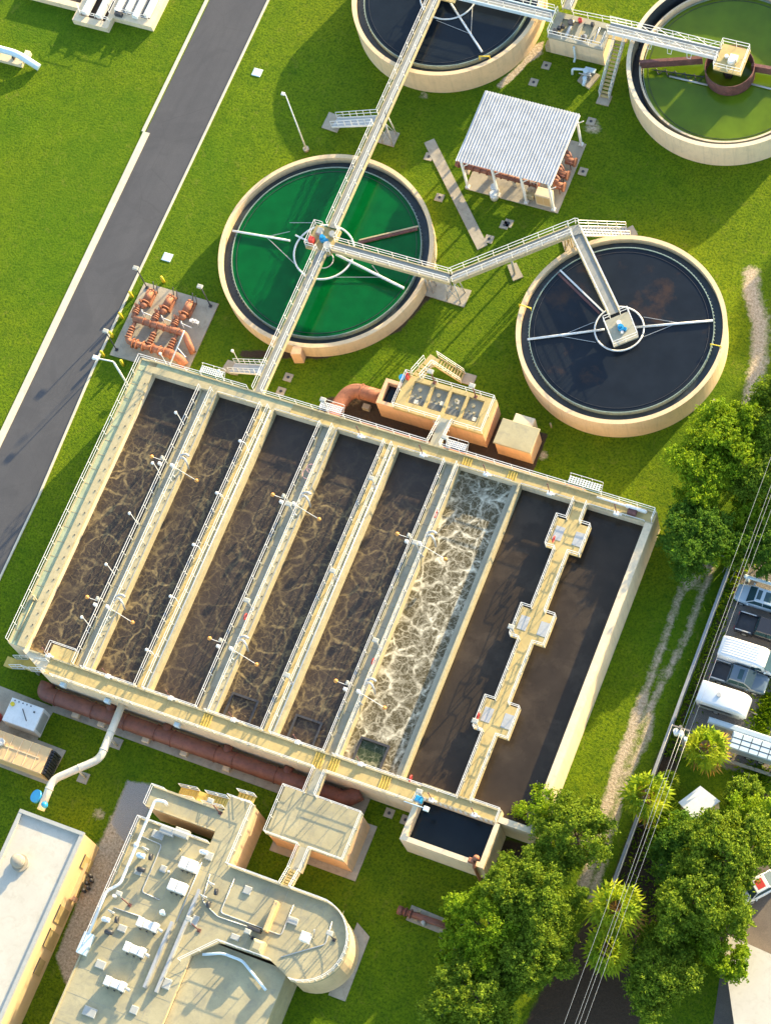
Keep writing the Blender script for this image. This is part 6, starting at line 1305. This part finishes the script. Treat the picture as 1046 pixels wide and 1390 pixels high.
g = MB(); g.add([(39.15,y0-.84,2.12),(39.15,y0+.84,2.12),(40.05,y0+.86,1.27),(40.05,y0-.86,1.27)],[(0,1,2,3)]); g.add([(38.2,y0-.985,1.25),(39.2,y0-.985,1.25),(39.1,y0-.965,1.85),(38.3,y0-.965,1.85)],[(0,1,2,3)]); part('windows', g, M['glass'], t)
r = MB(); [r.box(35.4,38.6,y0-.7+k*.23,y0-.66+k*.23,2.25,2.275) for k in range(7)]; part('roof_rib', r, M['white'], t); wheels(t,(36.2,40.1),y0,.97,.36); mirrors(t,39.5,y0,.95,1.3,'p_white'); lights(t,40.95,y0,.75,.7,'white','headlight')
t = thing('camper_trailer', 'white box trailer with rounded front and round roof vent', 'trailer', (36.8,-10.9,0), 'vehicles parked behind the wall')
b = MB(); b.loft(body_sections([34.75,34.85,38.0,38.6,39.0,39.25],[.6,.55,.55,.6,.8,1.1],[2.35,2.5,2.55,2.5,2.2,1.7],[.95,1.0,1.0,.99,.96,.9],-10.9,.09)); part('body', b, M['p_white'], t)
w = MB(); w.cyl(36.55,-10.85,2.55,2.68,.2,16); part('roof_vent', w, M['steel'], t); wheels(t,(36.5,),-10.9,.95,.34)
w = MB(); w.box(35.0,38.7,-11.9,-11.87,.7,1.7); part('side_panel', w, M['box_grey'], t); w = MB(); w.tube([(39.2,-10.9,.6),(40.0,-10.9,.55)], .06, 6); part('tow_bar', w, M['dark'], t)
t = thing('glazed_trailer', 'silver long trailer with gridded roof panels below the white box trailer', 'trailer', (40,-13.8,0), 'vehicles parked behind the wall')
b = MB(); b.bbox(36.3,44,-13.35,-12.75,.7,1.9,.12); part('body', b, M['p_silver'], t)
b = MB(); b.bbox(38.7,44,-14.9,-13.35,.7,2.0,.1); part('box_body', b, M['p_silver'], t)
g = MB()
for i in range(6):
    for j in range(3): g.box(38.85+i*.85,39.62+i*.85,-14.82+j*.48,-14.42+j*.48,2.0,2.03)
part('roof_panel', g, mat('pale roof glazing', (.55,.66,.70), .15, .12, 1, bmp=0), t)
f = MB(); f.box(38.75,43.9,-14.4,-14.37,2.0,2.05); f.box(38.75,43.9,-13.92,-13.89,2.0,2.05); [f.box(39.65+i*.85,39.69+i*.85,-14.85,-13.4,2.0,2.05) for i in range(5)]; part('roof_bar', f, M['dark'], t); wheels(t,(40.5,41.6),-14.0,.9,.36)
w = MB(); w.box(38.6,46,-15.75,-15.45,0,.35); single('timber_edging', w, M['pad'], 'low grey timber edging below the gridded silver trailer', 'edging')
# red and white car under the oak
t = thing('parked_car', 'white hatchback with red roof panel half hidden under the oak at the right', 'car', (44.9,-25.4,0)); y0 = -25.4
b = MB(); b.loft(body_sections([43.1,43.3,44,45,46.4,46.7],[.4,.3,.25,.22,.3,.42],[.75,.9,.98,1.0,.98,.85],[.65,.8,.86,.88,.84,.7],y0)); part('body', b, M['p_white'], t)
cabin(t,43.9,44.5,45.7,46.5,y0,.76,.62,.97,1.45,'p_white'); w = MB(); w.box(44.75,45.45,y0-.42,y0+.42,1.52,1.53); part('roof_panel', w, M['red'], t); wheels(t,(43.85,45.9),y0,.87,.31); mirrors(t,44.2,y0,.85,.95,'p_white')
def rotz(o, ang): o.rotation_euler = (0, 0, ang)
rotz(t, R(48))
sh2 = thing('garden_shed', 'white flat roofed shed partly covered by the spreading oak', 'shed', at3(948,1095,0)); p = [at(950,1067,2.3), at(920.5,1089.5,2.3), at(942,1113.5,2.3), at(977,1088,2.3)]
w = MB(); c = Vector((sum(q[0] for q in p)/4, sum(q[1] for q in p)/4)); w.prism([tuple(c+(Vector(q)-c)*.93) for q in p], 0, 2.2); part('wall', w, M['wall_cream'], sh2); w = MB(); w.prism(p, 2.205, 2.34); part('roof', w, M['white'], sh2)
w = MB(); a, b = at(966,1107,1.6), at(1022,1160,1.6); w.obox(a, b, .1, 0, 1.7); single('garden_fence', w, M['white'], 'white board fence running under the spreading oak from the shed', 'fence', 'white fences at the right')
w = MB(); w.prism([at(978,1265,2.2), at(1060,1302,2.2), at(1060,1420,2.2), at(1000,1420,2.2)], 0, 2.2); single('white_carport', w, M['roof_white'], 'white flat roof cut off by the bottom right corner', 'carport')
w = MB()
for px, py in ((892,1271),(884,1281)): x, y = at(px, py); w.bbox(x-.3,x+.3,y-.3,y+.3,0,1.0,.06); w.box(x-.34,x+.34,y-.34,y+.34,1.0,1.08)
single('wheelie_bin', w, mat('green plastic', (.01,.22,.12), .4, .1, 2, bmp=0), 'two green plastic bins standing together beside the dirt lane', 'bin')
# ------------------------------------------------------------------ light, sky, camera
SUN_EL, SUN_AZ = R(14.0), math.atan2(0.35, 0.937)      # azimuth measured from +Y towards +X
wd = bpy.data.worlds.new('World'); S.world = wd; wd.use_nodes = True
nt = wd.node_tree; bg = nt.nodes['Background']
sky = nt.nodes.new('ShaderNodeTexSky'); sky.sky_type = 'NISHITA'; sky.sun_disc = False
sky.sun_elevation = SUN_EL; sky.sun_rotation = SUN_AZ; sky.air_density = 1.0; sky.dust_density = 1.0; sky.ozone_density = 1.0
nt.links.new(sky.outputs[0], bg.inputs[0]); bg.inputs[1].default_value = 0.15
sl = bpy.data.lights.new('sun', 'SUN'); sl.energy = 3.8; sl.angle = R(0.6); sl.color = (1.0, 0.79, 0.45)
so = bpy.data.objects.new('sun', sl); COL.objects.link(so)
d = Vector((math.sin(SUN_AZ)*math.cos(SUN_EL), math.cos(SUN_AZ)*math.cos(SUN_EL), math.sin(SUN_EL)))
so.rotation_euler = d.to_track_quat('Z', 'Y').to_euler(); so.location = (60, 160, 60)
cam = bpy.data.cameras.new('camera'); co = bpy.data.objects.new('camera', cam); COL.objects.link(co)
mw = Matrix([list(ROT[i])+[(ORG[0], ORG[1], CAMH)[i]] for i in range(3)]+[[0,0,0,1]]); co.matrix_world = mw
cam.sensor_fit = 'HORIZONTAL'; cam.sensor_width = 36.0; cam.lens = 36.0*F/1046.0
cam.shift_x = (523.0-CX)/1046.0; cam.shift_y = -(695.0-CY)/1046.0
cam.clip_start = 1.0; cam.clip_end = 3000.0
S.camera = co
S.view_settings.view_transform = 'Standard'; S.view_settings.look = 'None'; S.view_settings.gamma = 1.0; S.view_settings.use_curve_mapping = False
S.view_settings.exposure = 1.82
S.render.engine = 'CYCLES'
